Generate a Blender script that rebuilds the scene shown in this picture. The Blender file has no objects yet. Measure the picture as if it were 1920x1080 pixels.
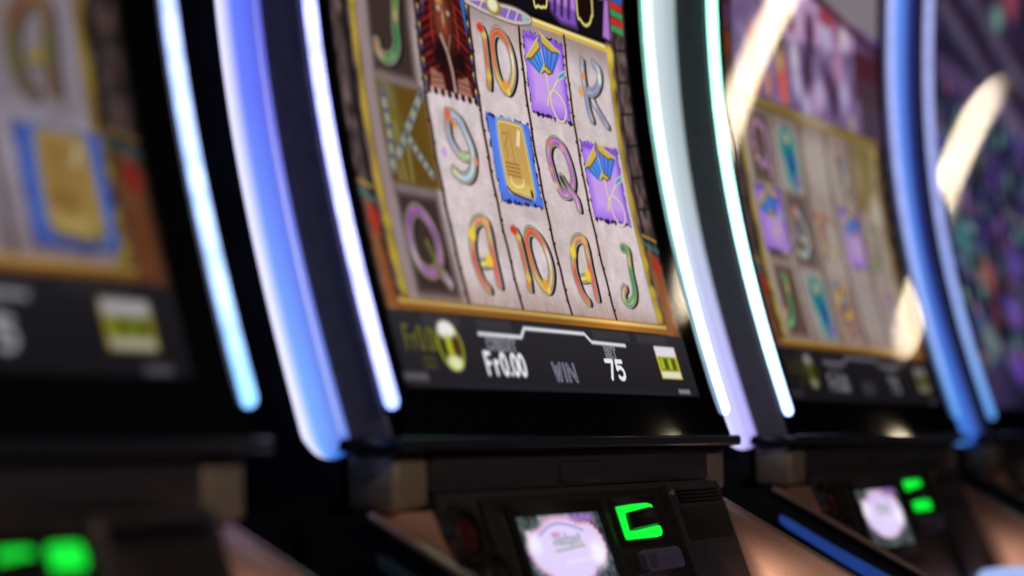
import bpy, bmesh, math, random
import numpy as np
random.seed(7)
C = bpy.context.scene.collection
sc = bpy.context.scene
H = 1.02                      # camera height above the floor; machine profiles are written relative to it

# ------------------------------------------------------------------ camera, world, exposure
cam_data = bpy.data.cameras.new('camera')
cam = bpy.data.objects.new('camera', cam_data); C.objects.link(cam)
CAM_YAW, CAM_PITCH, CAM_ROLL = 1.0822073447, 0.0784100632, -0.0197941291
from mathutils import Vector, Matrix
_fw = Vector((math.sin(CAM_YAW) * math.cos(CAM_PITCH), math.cos(CAM_YAW) * math.cos(CAM_PITCH), math.sin(CAM_PITCH)))
_r = Vector((math.cos(CAM_YAW), -math.sin(CAM_YAW), 0))
_u = _r.cross(_fw)
_r2 = _r * math.cos(CAM_ROLL) + _u * math.sin(CAM_ROLL)
_u2 = -_r * math.sin(CAM_ROLL) + _u * math.cos(CAM_ROLL)
_m = Matrix((( _r2.x, _u2.x, -_fw.x, -1.24337), (_r2.y, _u2.y, -_fw.y, -1.17363), (_r2.z, _u2.z, -_fw.z, H), (0, 0, 0, 1)))
cam.matrix_world = _m
cam_data.sensor_width = 36
cam_data.lens = 3908.38 / 1920 * 36
cam_data.clip_start = 0.05; cam_data.clip_end = 100
cam_data.dof.use_dof = True
cam_data.dof.focus_distance = 1.81
cam_data.dof.aperture_fstop = 2.25
sc.camera = cam
world = bpy.data.worlds.new('World'); sc.world = world; world.use_nodes = True
world.node_tree.nodes['Background'].inputs[0].default_value = (0.30, 0.28, 0.42, 1)
world.node_tree.nodes['Background'].inputs[1].default_value = 0.05
sc.view_settings.view_transform = 'Standard'; sc.view_settings.look = 'None'
sc.view_settings.exposure = 0; sc.view_settings.gamma = 1
sc.view_settings.use_curve_mapping = False

# ------------------------------------------------------------------ materials
def new_mat(name):
    m = bpy.data.materials.new(name); m.use_nodes = True
    return m, m.node_tree.nodes, m.node_tree.links, m.node_tree.nodes['Principled BSDF']

def mat(name, col, rough=0.5, metal=0.0, spec=0.5, noise=0.0, scale=60, bump=0.0, coat=0.0):
    m, N, L, b = new_mat(name)
    b.inputs['Base Color'].default_value = (*col, 1); b.inputs['Roughness'].default_value = rough
    b.inputs['Metallic'].default_value = metal; b.inputs['Specular IOR Level'].default_value = spec
    b.inputs['Coat Weight'].default_value = coat
    if noise or bump:
        tc = N.new('ShaderNodeTexCoord'); nt = N.new('ShaderNodeTexNoise')
        nt.inputs['Scale'].default_value = scale; nt.inputs['Detail'].default_value = 5
        L.new(tc.outputs['Object'], nt.inputs['Vector'])
        if noise:
            r = N.new('ShaderNodeValToRGB')
            r.color_ramp.elements[0].position = .3; r.color_ramp.elements[1].position = .7
            r.color_ramp.elements[0].color = (*[c * (1 - noise) for c in col], 1)
            r.color_ramp.elements[1].color = (*[min(1, c * (1 + noise)) for c in col], 1)
            L.new(nt.outputs['Fac'], r.inputs['Fac']); L.new(r.outputs['Color'], b.inputs['Base Color'])
            mr = N.new('ShaderNodeMapRange')
            mr.inputs[3].default_value = rough * .8; mr.inputs[4].default_value = min(1, rough * 1.25)
            L.new(nt.outputs['Fac'], mr.inputs[0]); L.new(mr.outputs[0], b.inputs['Roughness'])
        if bump:
            bp = N.new('ShaderNodeBump'); bp.inputs['Strength'].default_value = bump; bp.inputs['Distance'].default_value = .001
            L.new(nt.outputs['Fac'], bp.inputs['Height']); L.new(bp.outputs['Normal'], b.inputs['Normal'])
    return m

def perforated(name, col, hole, scale, rough=.45, metal=.6):
    m, N, L, b = new_mat(name)
    tc = N.new('ShaderNodeTexCoord'); v = N.new('ShaderNodeTexVoronoi')
    v.inputs['Scale'].default_value = scale; v.inputs['Randomness'].default_value = .12
    L.new(tc.outputs['Object'], v.inputs['Vector'])
    r = N.new('ShaderNodeValToRGB')
    r.color_ramp.elements[0].position = .30; r.color_ramp.elements[0].color = (*hole, 1)
    r.color_ramp.elements[1].position = .42; r.color_ramp.elements[1].color = (*col, 1)
    L.new(v.outputs['Distance'], r.inputs['Fac']); L.new(r.outputs['Color'], b.inputs['Base Color'])
    b.inputs['Roughness'].default_value = rough; b.inputs['Metallic'].default_value = metal
    return m

def emit_mat(name, col, strength, base=(.02, .02, .02), rough=.3):
    m, N, L, b = new_mat(name)
    b.inputs['Base Color'].default_value = (*base, 1); b.inputs['Roughness'].default_value = rough
    b.inputs['Emission Color'].default_value = (*col, 1); b.inputs['Emission Strength'].default_value = strength
    return m

def strip_mat(name, stops, strength, pulse=.35):
    """LED tube: colour runs along the tube (UV v), with the brighter spots of the single LEDs behind it"""
    m, N, L, b = new_mat(name)
    b.inputs['Base Color'].default_value = (.05, .05, .05, 1); b.inputs['Roughness'].default_value = .3
    uv = N.new('ShaderNodeUVMap'); sp = N.new('ShaderNodeSeparateXYZ'); L.new(uv.outputs['UV'], sp.inputs[0])
    r = N.new('ShaderNodeValToRGB')
    while len(r.color_ramp.elements) < len(stops): r.color_ramp.elements.new(.5)
    for e, (pz, c) in zip(r.color_ramp.elements, stops): e.position = pz; e.color = (*c, 1)
    L.new(sp.outputs[1], r.inputs['Fac'])
    nt = N.new('ShaderNodeTexNoise'); nt.noise_dimensions = '1D'; nt.inputs['Scale'].default_value = 42; nt.inputs['Detail'].default_value = 1
    L.new(sp.outputs[1], nt.inputs['W'])
    mr = N.new('ShaderNodeMapRange'); mr.inputs[1].default_value = .3; mr.inputs[2].default_value = .7
    mr.inputs[3].default_value = strength * (1 - pulse); mr.inputs[4].default_value = strength * (1 + pulse)
    L.new(nt.outputs['Fac'], mr.inputs[0])
    L.new(r.outputs['Color'], b.inputs['Emission Color']); L.new(mr.outputs[0], b.inputs['Emission Strength'])
    return m

def glow_mat(name, across_bot, across_top, strength, streak=.15):
    """edge-lit acrylic light guide: brightness falls off across it (UV u), colour changes along it (UV v)"""
    m, N, L, b = new_mat(name)
    b.inputs['Base Color'].default_value = (.25, .25, .3, 1); b.inputs['Roughness'].default_value = .25
    uv = N.new('ShaderNodeUVMap'); sp = N.new('ShaderNodeSeparateXYZ'); L.new(uv.outputs['UV'], sp.inputs[0])
    rs = []
    for st in (across_bot, across_top):
        r = N.new('ShaderNodeValToRGB')
        while len(r.color_ramp.elements) < len(st): r.color_ramp.elements.new(.5)
        for e, (pz, c) in zip(r.color_ramp.elements, st): e.position = pz; e.color = (*c, 1)
        L.new(sp.outputs[0], r.inputs['Fac']); rs.append(r)
    mr = N.new('ShaderNodeMapRange'); mr.inputs[1].default_value = 0.05; mr.inputs[2].default_value = .27
    L.new(sp.outputs[1], mr.inputs[0])
    mx = N.new('ShaderNodeMix'); mx.data_type = 'RGBA'
    L.new(mr.outputs[0], mx.inputs[0]); L.new(rs[0].outputs['Color'], mx.inputs[6]); L.new(rs[1].outputs['Color'], mx.inputs[7])
    nt = N.new('ShaderNodeTexNoise'); nt.inputs['Scale'].default_value = 6; nt.inputs['Detail'].default_value = 2
    mp = N.new('ShaderNodeMapping'); mp.inputs['Scale'].default_value = (1.3, .5, 1)
    L.new(uv.outputs['UV'], mp.inputs[0]); L.new(mp.outputs[0], nt.inputs['Vector'])
    m2 = N.new('ShaderNodeMapRange'); m2.inputs[1].default_value = .3; m2.inputs[2].default_value = .7
    m2.inputs[3].default_value = strength * (1 - streak); m2.inputs[4].default_value = strength * (1 + streak)
    L.new(nt.outputs['Fac'], m2.inputs[0])
    L.new(mx.outputs[2], b.inputs['Emission Color']); L.new(m2.outputs[0], b.inputs['Emission Strength'])
    return m

def screen_mat(name, strength=1.0, rough=.03):
    m, N, L, b = new_mat(name)
    b.inputs['Base Color'].default_value = (.004, .004, .005, 1); b.inputs['Roughness'].default_value = rough
    a = N.new('ShaderNodeAttribute'); a.attribute_name = 'picture'
    L.new(a.outputs['Color'], b.inputs['Emission Color']); b.inputs['Emission Strength'].default_value = strength
    m.cycles.emission_sampling = 'NONE'
    return m

M = dict(
    glass=mat('black_glass', (.003, .003, .004), .03),
    body=mat('black_cabinet', (.008, .008, .010), .35, noise=.3, scale=30),
    grey=mat('grey_side_panel', (.085, .072, .088), .38, noise=.15, scale=80),
    lip=mat('dark_gloss_ledge', (.012, .013, .022), .16),
    bronze=mat('bronze_pillar', (.22, .18, .145), .38, metal=.5, noise=.12, scale=120),
    mesh=perforated('perforated_bronze', (.64, .37, .30), (.46, .26, .21), 420, rough=.48, metal=.92),
    copper=mat('copper_trim', (.75, .50, .38), .25, metal=.9),
    panel=mat('charcoal_panel', (.0175, .0145, .0195), .40, noise=.2, scale=200),
    module=mat('dark_brown_panel', (.0085, .006, .0055), .38, noise=.2, scale=200),
    black=mat('black_plastic', (.006, .006, .007), .3),
    red=mat('red_plastic', (.03, .004, .006), .25, coat=.3),
    button=mat('lavender_button', (.055, .045, .10), .3, noise=.08),
    button_dark=mat('dark_button_icon', (.035, .03, .05), .35),
    green=emit_mat('green_slot_light', (0.0, 1.0, .045), 1.0),
    screen=screen_mat('screen_picture'),
    lamp=emit_mat('warm_lamp_lens', (1.0, .82, .58), 60),
    white=mat('white_trim_ring', (.7, .7, .68), .4),
    carpet=mat('dark_patterned_carpet', (.03, .012, .02), .9, noise=.6, scale=9),
    ceiling=mat('dark_ceiling', (.03, .03, .035), .8, noise=.2),
    spin=emit_mat('lit_spin_button', (.40, .56, 1.0), .9, rough=.2),
)

# ------------------------------------------------------------------ the curve of the machine front
PITCH, W = 0.78, 0.60842
_poly = [-0.15178374, 0.77188125, -0.80214064, -0.06904555, 0.31367622, -0.42626768]
_z = np.linspace(-.1, 1.0, 1101); _y = np.polyval(_poly, np.minimum(_z, .86)) + np.where(_z > .86, -.10 * (_z - .86), 0)
_arc = np.concatenate([[0], np.cumsum(np.hypot(np.diff(_y), np.diff(_z)))]); _arc -= np.interp(0, _z, _arc)
_sl = np.gradient(_y, _z)
def prof(t, off=0.0):
    """point on the front curve at arc length t, moved out towards the player by off -> y, z"""
    z = np.interp(t, _arc, _z); y = np.interp(z, _z, _y); s = np.interp(z, _z, _sl)
    n = np.hypot(1, s)
    return y - off / n, z + off * s / n + H

# ------------------------------------------------------------------ mesh helpers
def link(name, me, m, parent=None, smooth=True):
    o = bpy.data.objects.new(name, me); C.objects.link(o)
    if m is not None: me.materials.append(m)
    if smooth:
        for pl in me.polygons: pl.use_smooth = True
    if parent is not None: o.parent = parent
    return o

def bm_obj(name, bm, m, parent=None, smooth=False, autos=True):
    bmesh.ops.recalc_face_normals(bm, faces=bm.faces)
    me = bpy.data.meshes.new(name); bm.to_mesh(me); bm.free()
    o = link(name, me, m, parent, smooth)
    if autos and not smooth:
        for pl in me.polygons: pl.use_smooth = True
        me.set_sharp_from_angle(angle=math.radians(35))
    return o

def add_box(bm, x0, x1, y0, y1, z0, z1, bev=0.0, seg=2):
    vs = [bm.verts.new(p) for p in ((x0, y0, z0), (x1, y0, z0), (x1, y1, z0), (x0, y1, z0), (x0, y0, z1), (x1, y0, z1), (x1, y1, z1), (x0, y1, z1))]
    fs = [bm.faces.new([vs[i] for i in f]) for f in ((3, 2, 1, 0), (4, 5, 6, 7), (0, 1, 5, 4), (1, 2, 6, 5), (2, 3, 7, 6), (3, 0, 4, 7))]
    if bev:
        es = list({e for f in fs for e in f.edges})
        bmesh.ops.bevel(bm, geom=es, offset=bev, segments=seg, profile=.5, affect='EDGES', clamp_overlap=True)
    return bm

def add_tube(bm, pts, r, n=10, caps=True):
    pts = [Vector(p) for p in pts]; rings = []
    for i, p in enumerate(pts):
        t = (pts[min(i + 1, len(pts) - 1)] - pts[max(i - 1, 0)]).normalized()
        a = t.orthogonal().normalized() if i == 0 else (a - t * a.dot(t)).normalized()
        b = t.cross(a)
        rings.append([bm.verts.new(p + (a * math.cos(k * 2 * math.pi / n) + b * math.sin(k * 2 * math.pi / n)) * r) for k in range(n)])
    for A, B in zip(rings, rings[1:]):
        for k in range(n): bm.faces.new((A[k], A[(k + 1) % n], B[(k + 1) % n], B[k]))
    if caps: bm.faces.new(rings[0][::-1]); bm.faces.new(rings[-1])
    return bm

def add_prism(bm, outline, fn, h0, h1, bev=0.0):
    """a closed outline of (u, v) pushed from h0 to h1; fn(u, v, h) gives the point"""
    lo = [bm.verts.new(fn(u, v, h0)) for u, v in outline]; hi = [bm.verts.new(fn(u, v, h1)) for u, v in outline]
    n = len(outline)
    top = bm.faces.new(hi); bm.faces.new(lo[::-1])
    for k in range(n): bm.faces.new((lo[k], lo[(k + 1) % n], hi[(k + 1) % n], hi[k]))
    if bev: bmesh.ops.bevel(bm, geom=list(top.edges), offset=bev, segments=2, profile=.5, affect='EDGES', clamp_overlap=True)
    return bm

def rrect(x0, x1, y0, y1, r, n=5):
    out = []
    for cx, cy, a0 in ((x1 - r, y1 - r, 0), (x0 + r, y1 - r, 90), (x0 + r, y0 + r, 180), (x1 - r, y0 + r, 270)):
        for k in range(n + 1):
            a = math.radians(a0 + 90 * k / n); out.append((cx + r * math.cos(a), cy + r * math.sin(a)))
    return out

def circ(cx, cy, r, n=40): return [(cx + r * math.cos(2 * math.pi * k / n), cy + r * math.sin(2 * math.pi * k / n)) for k in range(n)]

def grid_mesh(name, P3, uv=None, col=None):
    """P3: nt x nx x 3 array of points"""
    nt, nx = P3.shape[:2]
    me = bpy.data.meshes.new(name)
    idx = np.arange(nt * nx).reshape(nt, nx)
    q = np.stack([idx[:-1, :-1], idx[:-1, 1:], idx[1:, 1:], idx[1:, :-1]], -1).reshape(-1, 4)
    me.vertices.add(nt * nx); me.vertices.foreach_set('co', P3.astype(np.float32).ravel())
    me.loops.add(q.size); me.loops.foreach_set('vertex_index', q.astype(np.int32).ravel())
    me.polygons.add(len(q)); me.polygons.foreach_set('loop_start', np.arange(0, q.size, 4, dtype=np.int32))
    me.polygons.foreach_set('loop_total', np.full(len(q), 4, dtype=np.int32))
    me.update(calc_edges=True)
    if uv is not None:
        l = me.uv_layers.new(name='UVMap'); l.data.foreach_set('uv', uv.reshape(-1, 2)[q.ravel()].astype(np.float32).ravel())
    if col is not None:
        a = me.color_attributes.new('picture', 'FLOAT_COLOR', 'POINT')
        c = np.ones((nt * nx, 4), np.float32); c[:, :3] = col.reshape(-1, 3); a.data.foreach_set('color', c.ravel())
    return me

def front_sheet(name, x0, x1, nx, ts, off, m, parent, col=None):
    xs = np.linspace(x0, x1, nx); y, z = prof(ts, off)
    P3 = np.empty((len(ts), nx, 3)); P3[..., 0] = xs; P3[..., 1] = y[:, None]; P3[..., 2] = z[:, None]
    return link(name, grid_mesh(name, P3, None, col), m, parent)

def thing(name, label, cat, loc=(0, 0, 0), group=None):
    o = bpy.data.objects.new(name, None); C.objects.link(o); o.location = loc
    o.empty_display_size = .1
    o['label'] = label; o['category'] = cat
    if group: o['group'] = group
    return o
TR = {
'ten1':[(0.2642,0.3617),(0.2678,0.3562),(0.2682,0.3448),(0.2682,0.3323),(0.2682,0.3209),(0.2658,0.3119)],
'ten0':[(0.2888,0.3636),(0.2993,0.3615),(0.3069,0.3551),(0.3117,0.3451),(0.3119,0.3334),(0.3071,0.3229),(0.2988,0.3144),(0.2914,0.3128),(0.2841,0.3185),(0.2796,0.3274),(0.2775,0.3386),(0.2772,0.3501),(0.2811,0.3594),(0.2888,0.3636)],
'R1':[(0.4515,0.3635),(0.4507,0.3551),(0.4513,0.3437),(0.4522,0.3303),(0.4535,0.319),(0.4575,0.3096)],
'R2':[(0.4764,0.3654),(0.4859,0.3605),(0.4862,0.3521),(0.4789,0.3426),(0.4679,0.3368),(0.4584,0.3359)],
'R3':[(0.4616,0.3348),(0.4673,0.3261),(0.4765,0.318),(0.4898,0.3076)],
'lotL':[(0.3379,0.3484),(0.3648,0.3707),(0.3729,0.348),(0.3637,0.338)],
'lotR':[(0.368,0.3763),(0.4076,0.3637),(0.3885,0.3428),(0.3743,0.3482)],
'lotLg':[(0.3379,0.3484),(0.3648,0.3707),(0.3683,0.3623),(0.3485,0.3491)],
'lotRg':[(0.3685,0.3769),(0.4076,0.3637),(0.3908,0.362),(0.3725,0.367)],
'lotB':[(0.3637,0.338),(0.3729,0.348),(0.3885,0.3428),(0.3791,0.3399),(0.3732,0.342)],
'stem':[(0.3749,0.3402),(0.3749,0.3322),(0.3757,0.3232),(0.3701,0.3114)],
'loop':[(0.3841,0.3265),(0.3773,0.3174),(0.3797,0.3077),(0.3869,0.2996),(0.398,0.3),(0.405,0.3081),(0.4033,0.3171),(0.3963,0.3232),(0.3841,0.3265)],
'bud':[(0.3964,0.338),(0.4017,0.3434),(0.4151,0.3485),(0.4103,0.3426)],
'budst':[(0.3983,0.3388),(0.3887,0.3312),(0.3841,0.3265),(0.3751,0.3211)],
'nine':[(0.184,0.2778),(0.1946,0.2771),(0.2033,0.2727),(0.2078,0.2655),(0.2121,0.2582),(0.2147,0.2507),(0.2132,0.2418),(0.208,0.2325),(0.1989,0.2263),(0.1883,0.2251),(0.1782,0.2291)],
'nine2':[(0.184,0.2778),(0.1803,0.2687),(0.18,0.2576),(0.1856,0.2497),(0.1936,0.2438),(0.2036,0.2437),(0.2113,0.2459)],
'tab':[(0.2788,0.2833),(0.3194,0.2851),(0.3148,0.2556),(0.3033,0.2278),(0.2977,0.22),(0.2594,0.2205),(0.254,0.2271),(0.2636,0.2549)],
'feather':[(0.3029,0.2806),(0.3078,0.2785),(0.3019,0.2641),(0.2957,0.2651)],
'Q':[(0.3751,0.2787),(0.3878,0.2735),(0.3952,0.2597),(0.3957,0.2451),(0.3854,0.2333),(0.3715,0.2299),(0.362,0.2366),(0.3574,0.2506),(0.3557,0.2648),(0.3626,0.2752),(0.3751,0.2787)],
'Qt':[(0.3726,0.245),(0.3815,0.2363),(0.3947,0.2279),(0.3963,0.2197)],
'A':[(0.1911,0.1328),(0.1834,0.1398),(0.18,0.1518),(0.1802,0.164),(0.1855,0.1775),(0.1946,0.1878),(0.2055,0.1916),(0.2135,0.1904),(0.215,0.181),(0.2131,0.1647),(0.2124,0.1494),(0.2114,0.1379)],
'Ab':[(0.1791,0.1536),(0.19,0.1534),(0.206,0.1556)],
'J5':[(0.4711,0.1891),(0.4817,0.1883),(0.4792,0.1767),(0.4767,0.1636),(0.4753,0.1505),(0.4681,0.1403),(0.4553,0.1353),(0.4473,0.1381),(0.4494,0.1457),(0.4557,0.1503)],
'J1':[(0.1235,0.3654),(0.1202,0.3474),(0.1184,0.3346),(0.1183,0.3239),(0.1123,0.3146),(0.1028,0.3098),(0.0932,0.3107),(0.0882,0.3147),(0.0878,0.3196)],
'K1':[(0.0868,0.2811),(0.0875,0.2533),(0.083,0.2206)],
'K2':[(0.1455,0.2883),(0.1216,0.2621),(0.0932,0.2316)],
'K3':[(0.1127,0.251),(0.1244,0.2382),(0.1414,0.2216)],
'Q1':[(0.104,0.1907),(0.1175,0.1849),(0.1258,0.1729),(0.1264,0.1587),(0.1196,0.1468),(0.106,0.1402),(0.0923,0.1448),(0.0867,0.1556),(0.0862,0.1694),(0.0916,0.1825),(0.104,0.1907)],
'Q1t':[(0.1183,0.1439),(0.1253,0.1387),(0.1309,0.1334)],
'ringA':[(0.4512,0.4103),(0.456,0.4039),(0.4657,0.3998),(0.4756,0.4032),(0.4817,0.4116),(0.4837,0.4172)],
'ringB':[(0.3637,0.4051),(0.3722,0.4009),(0.3816,0.4017),(0.3901,0.41)],
'purp':[(0.3923,0.4104),(0.4472,0.4206),(0.4484,0.3934),(0.4158,0.3927),(0.3961,0.4014)],
'purp2':[(0.4991,0.4302),(0.5193,0.4339),(0.5189,0.3937),(0.5028,0.3951)],
'orn':[(0.2379,0.3817),(0.2613,0.3861),(0.2846,0.3867),(0.3233,0.3892),(0.3526,0.3864),(0.3499,0.3825),(0.3213,0.3775),(0.2784,0.3778),(0.2511,0.3797)],
'stripes':[(0.5229,0.4346),(0.5496,0.4396),(0.5488,0.4081),(0.5251,0.4092)],
'gem':[(0.2862,0.3852)],
'flameR':[(0.5309,0.213),(0.5482,0.1883),(0.5481,0.1462),(0.5496,0.1253)],
'flameL':[(0.0363,0.1854),(0.0394,0.1654),(0.0403,0.1248),(0.0459,0.1048)],
'frameL':[(0.057,0.348),(0.0653,0.2999),(0.0594,0.2289),(0.0582,0.1752),(0.0518,0.1255)],
'frameR':[(0.5263,0.3836),(0.5257,0.3422),(0.5185,0.2637),(0.5166,0.1858),(0.5218,0.124)],
'edgeR':[(0.555,0.4092),(0.5595,0.3471),(0.5563,0.2679),(0.5571,0.2048),(0.5535,0.1255),(0.5351,0.0543)],
'edgeL':[(0.028,0.3223),(0.0294,0.2618),(0.0291,0.2009),(0.0288,0.1402),(0.0284,0.0838),(0.0261,0.0497)],
}
# ------------------------------------------------------------------ painting what the displays show (plain arrays, turned into point colours)
def lin(c):
    c = np.clip(c, 0, 1); return np.where(c <= .04045, c / 12.92, ((c + .055) / 1.055) ** 2.4)
def rgb(*c): return np.array(c, float) / 255

class Canvas:
    def __init__(s, x0, x1, t0, t1, res, bg=(0, 0, 0)):
        s.x0, s.t0, s.res = x0, t0, res
        s.nx = int(round((x1 - x0) / res)) + 1; s.nt = int(round((t1 - t0) / res)) + 1
        s.X = x0 + np.arange(s.nx) * res; s.T = t0 + np.arange(s.nt) * res
        s.a = np.zeros((s.nt, s.nx, 3)) + rgb(*bg)
        s.rng = np.random.default_rng(5)
    def win(s, xa, xb, ta, tb):
        i0 = max(0, int((xa - s.x0) / s.res)); i1 = min(s.nx, int((xb - s.x0) / s.res) + 2)
        j0 = max(0, int((ta - s.t0) / s.res)); j1 = min(s.nt, int((tb - s.t0) / s.res) + 2)
        if i1 <= i0 or j1 <= j0: return None
        sl = (slice(j0, j1), slice(i0, i1))
        return sl, *np.meshgrid(s.X[i0:i1], s.T[j0:j1])
    def put(s, sl, mask, col):
        mask = np.clip(mask, 0, 1)[..., None]; s.a[sl] = s.a[sl] * (1 - mask) + col * mask
    def aa(s, d, soft=1.0): return np.clip(.5 - d / (s.res * soft), 0, 1)
    def noise(s, cell, shape, x=1., t=1.):
        h, w = shape; cx, ct = max(cell * x / s.res, 1), max(cell * t / s.res, 1)
        g = s.rng.random((int(h / ct) + 3, int(w / cx) + 3))
        jj, ii = np.arange(h) / ct, np.arange(w) / cx
        j0, i0 = jj.astype(int), ii.astype(int); fj, fi = (jj - j0)[:, None], (ii - i0)[None]
        fj, fi = fj * fj * (3 - 2 * fj), fi * fi * (3 - 2 * fi)
        return (g[j0][:, i0] * (1 - fj) * (1 - fi) + g[j0 + 1][:, i0] * fj * (1 - fi) + g[j0][:, i0 + 1] * (1 - fj) * fi + g[j0 + 1][:, i0 + 1] * fj * fi)
    @staticmethod
    def seg(X, T, pts):
        best = np.full(X.shape, 1e9); par = np.zeros(X.shape); side = np.zeros(X.shape)
        L = [math.dist(a, b) for a, b in zip(pts, pts[1:])]; tot = sum(L) or 1; acc = 0
        for (a, b), l in zip(zip(pts, pts[1:]), L):
            dx, dt = b[0] - a[0], b[1] - a[1]; q = dx * dx + dt * dt + 1e-12
            k = np.clip(((X - a[0]) * dx + (T - a[1]) * dt) / q, 0, 1)
            d = np.hypot(X - a[0] - k * dx, T - a[1] - k * dt); m = d < best
            best = np.where(m, d, best); par = np.where(m, (acc + k * l) / tot, par)
            side = np.where(m, ((X - a[0]) * dt - (T - a[1]) * dx) / math.sqrt(q), side); acc += l
        return best, par, side
    @staticmethod
    def smooth(pts, n=2):
        """curve through the points (Catmull-Rom)"""
        pts = list(pts); cl = pts[0] == pts[-1]; m = len(pts); o = []
        for k in range(m - 1):
            a = pts[k - 1] if k else (pts[-2] if cl else pts[0]); b, c = pts[k], pts[k + 1]; d = pts[k + 2] if k + 2 < m else (pts[1] if cl else pts[-1])
            for q in range(5):
                t = q / 5
                o.append(tuple(.5 * (2 * b[i] + (c[i] - a[i]) * t + (2 * a[i] - 5 * b[i] + 4 * c[i] - d[i]) * t * t + (3 * b[i] - a[i] - 3 * c[i] + d[i]) * t ** 3) for i in (0, 1)))
        return o + [pts[-1]]
    def poly_sd(s, X, T, pts):
        pts = list(pts) + [pts[0]]
        d, _, _ = s.seg(X, T, pts); ins = np.zeros(X.shape, bool)
        for a, b in zip(pts, pts[1:]):
            if a[1] == b[1]: continue
            c = ((a[1] > T) != (b[1] > T)) & (X < (b[0] - a[0]) * (T - a[1]) / (b[1] - a[1]) + a[0]); ins ^= c
        return np.where(ins, -d, d)
    def box_of(s, pts, pad):
        xs = [p[0] for p in pts]; ts = [p[1] for p in pts]; return min(xs) - pad, max(xs) + pad, min(ts) - pad, max(ts) + pad
    def poly(s, pts, col, soft=1.0, a=1.0, grow=0.0, rag=0.0, col2=None, axis=1):
        w = s.win(*s.box_of(pts, .004))
        if w is None: return
        sl, X, T = w; d = s.poly_sd(X, T, pts) - grow
        if rag: d = d + rag * (s.noise(.004, X.shape) - .5) + rag * .7 * (s.noise(.0015, X.shape) - .5)
        c = np.asarray(col)
        if col2 is not None:
            v = (T if axis else X); lo, hi = min(p[axis] for p in pts), max(p[axis] for p in pts)
            k = np.clip((v - lo) / (hi - lo + 1e-9), 0, 1)[..., None]; c = c * (1 - k) + np.asarray(col2) * k
        s.put(sl, s.aa(d, soft) * a, c)
    def rect(s, xa, xb, ta, tb, col, soft=1.0, a=1.0, **k): s.poly([(xa, ta), (xb, ta), (xb, tb), (xa, tb)], col, soft, a, **k)
    def blob(s, cx, ct, rx, rt, col, soft=.5, a=1.0, ang=0.):
        r = max(rx, rt) * 1.6; w = s.win(cx - r, cx + r, ct - r, ct + r)
        if w is None: return
        sl, X, T = w; c, n = math.cos(ang), math.sin(ang)
        u, v = (X - cx) * c + (T - ct) * n, -(X - cx) * n + (T - ct) * c
        q = np.hypot(u / rx, v / rt); s.put(sl, np.clip((1 + soft / 2 - q) / soft, 0, 1) * a, np.asarray(col))
    def line(s, pts, r, col, soft=1.0, a=1.0, dash=None):
        w = s.win(*s.box_of(pts, r + .002 + soft * s.res))
        if w is None: return
        sl, X, T = w; d, p, _ = s.seg(X, T, pts); m = s.aa(d - r, soft) * a
        if dash:
            n, duty = dash; m = m * (((p * n) % 1) < duty)
        s.put(sl, m, np.asarray(col))
    def tube(s, pts, r, cols, halo=(214, 206, 168), shadow=.9, n=2, hi=.35):
        """decorative enamel letter stroke: black drop line, pale contour, colour running along the stroke, lighter core"""
        if n: pts = s.smooth(list(pts), n)
        r = r * .92
        w = s.win(*s.box_of(pts, r + .006))
        if w is None: return
        sl, X, T = w; d, p, side = s.seg(X, T, pts)
        d2, _, _ = s.seg(X - .0050, T + .0010, pts)
        s.put(sl, s.aa(d2 - r - .0010, 1.6) * shadow, rgb(26, 20, 26))
        s.put(sl, s.aa(d - r - .0021, 1.2) * .7, rgb(60, 54, 50))
        s.put(sl, s.aa(d - r - .0014, 1.2) * .85, rgb(*halo))
        s.put(sl, s.aa(d - r - .0004, 1.2) * .8, rgb(92, 60, 52))
        cs = np.array(cols, float) / 255; k = p * (len(cs) - 1); i = np.clip(k.astype(int), 0, len(cs) - 2); f = np.clip((k - i) * 1.6 - .3, 0, 1)[..., None]
        c = cs[i] * (1 - f) + cs[i + 1] * f
        h = np.clip(1 - np.abs(side + r * .25) / (r * .55), 0, 1)[..., None] * hi
        sh = np.clip((np.abs(d) / r - .55) / .45, 0, 1)[..., None] * .28
        c = c * (1 - h) + (c * .35 + .65) * h; c = c * (1 - sh)
        case = c * .35 + rgb(*halo) * .62 - .05
        s.put(sl, s.aa(d - r, 1.2), case); s.put(sl, s.aa(d - r * .74, 1.3) * .5, rgb(60, 36, 30)); s.put(sl, s.aa(d - r * .64, 1.4), c)
    def text(s, txt, cx, ct, w, h, r, col, outline=None, a=1.0):
        n = len(txt); adv = [.45 if ch in '.1I' else 1.0 for ch in txt]; tot = sum(adv); x = cx - w / 2
        for ch, ad in zip(txt, adv):
            cw = w * ad / tot; gw = cw * .70
            for st in FONT.get(ch, []):
                pts = [(x + cw / 2 + (u - .5) * gw, ct + (v - .5) * (h - 2 * r)) for u, v in st]
                if outline: s.line(pts, r + outline[0], outline[1], 1.2, a)
            for st in FONT.get(ch, []):
                pts = [(x + cw / 2 + (u - .5) * gw, ct + (v - .5) * (h - 2 * r)) for u, v in st]
                s.line(pts, r, col, 1.2, a)
            x += cw

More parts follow.
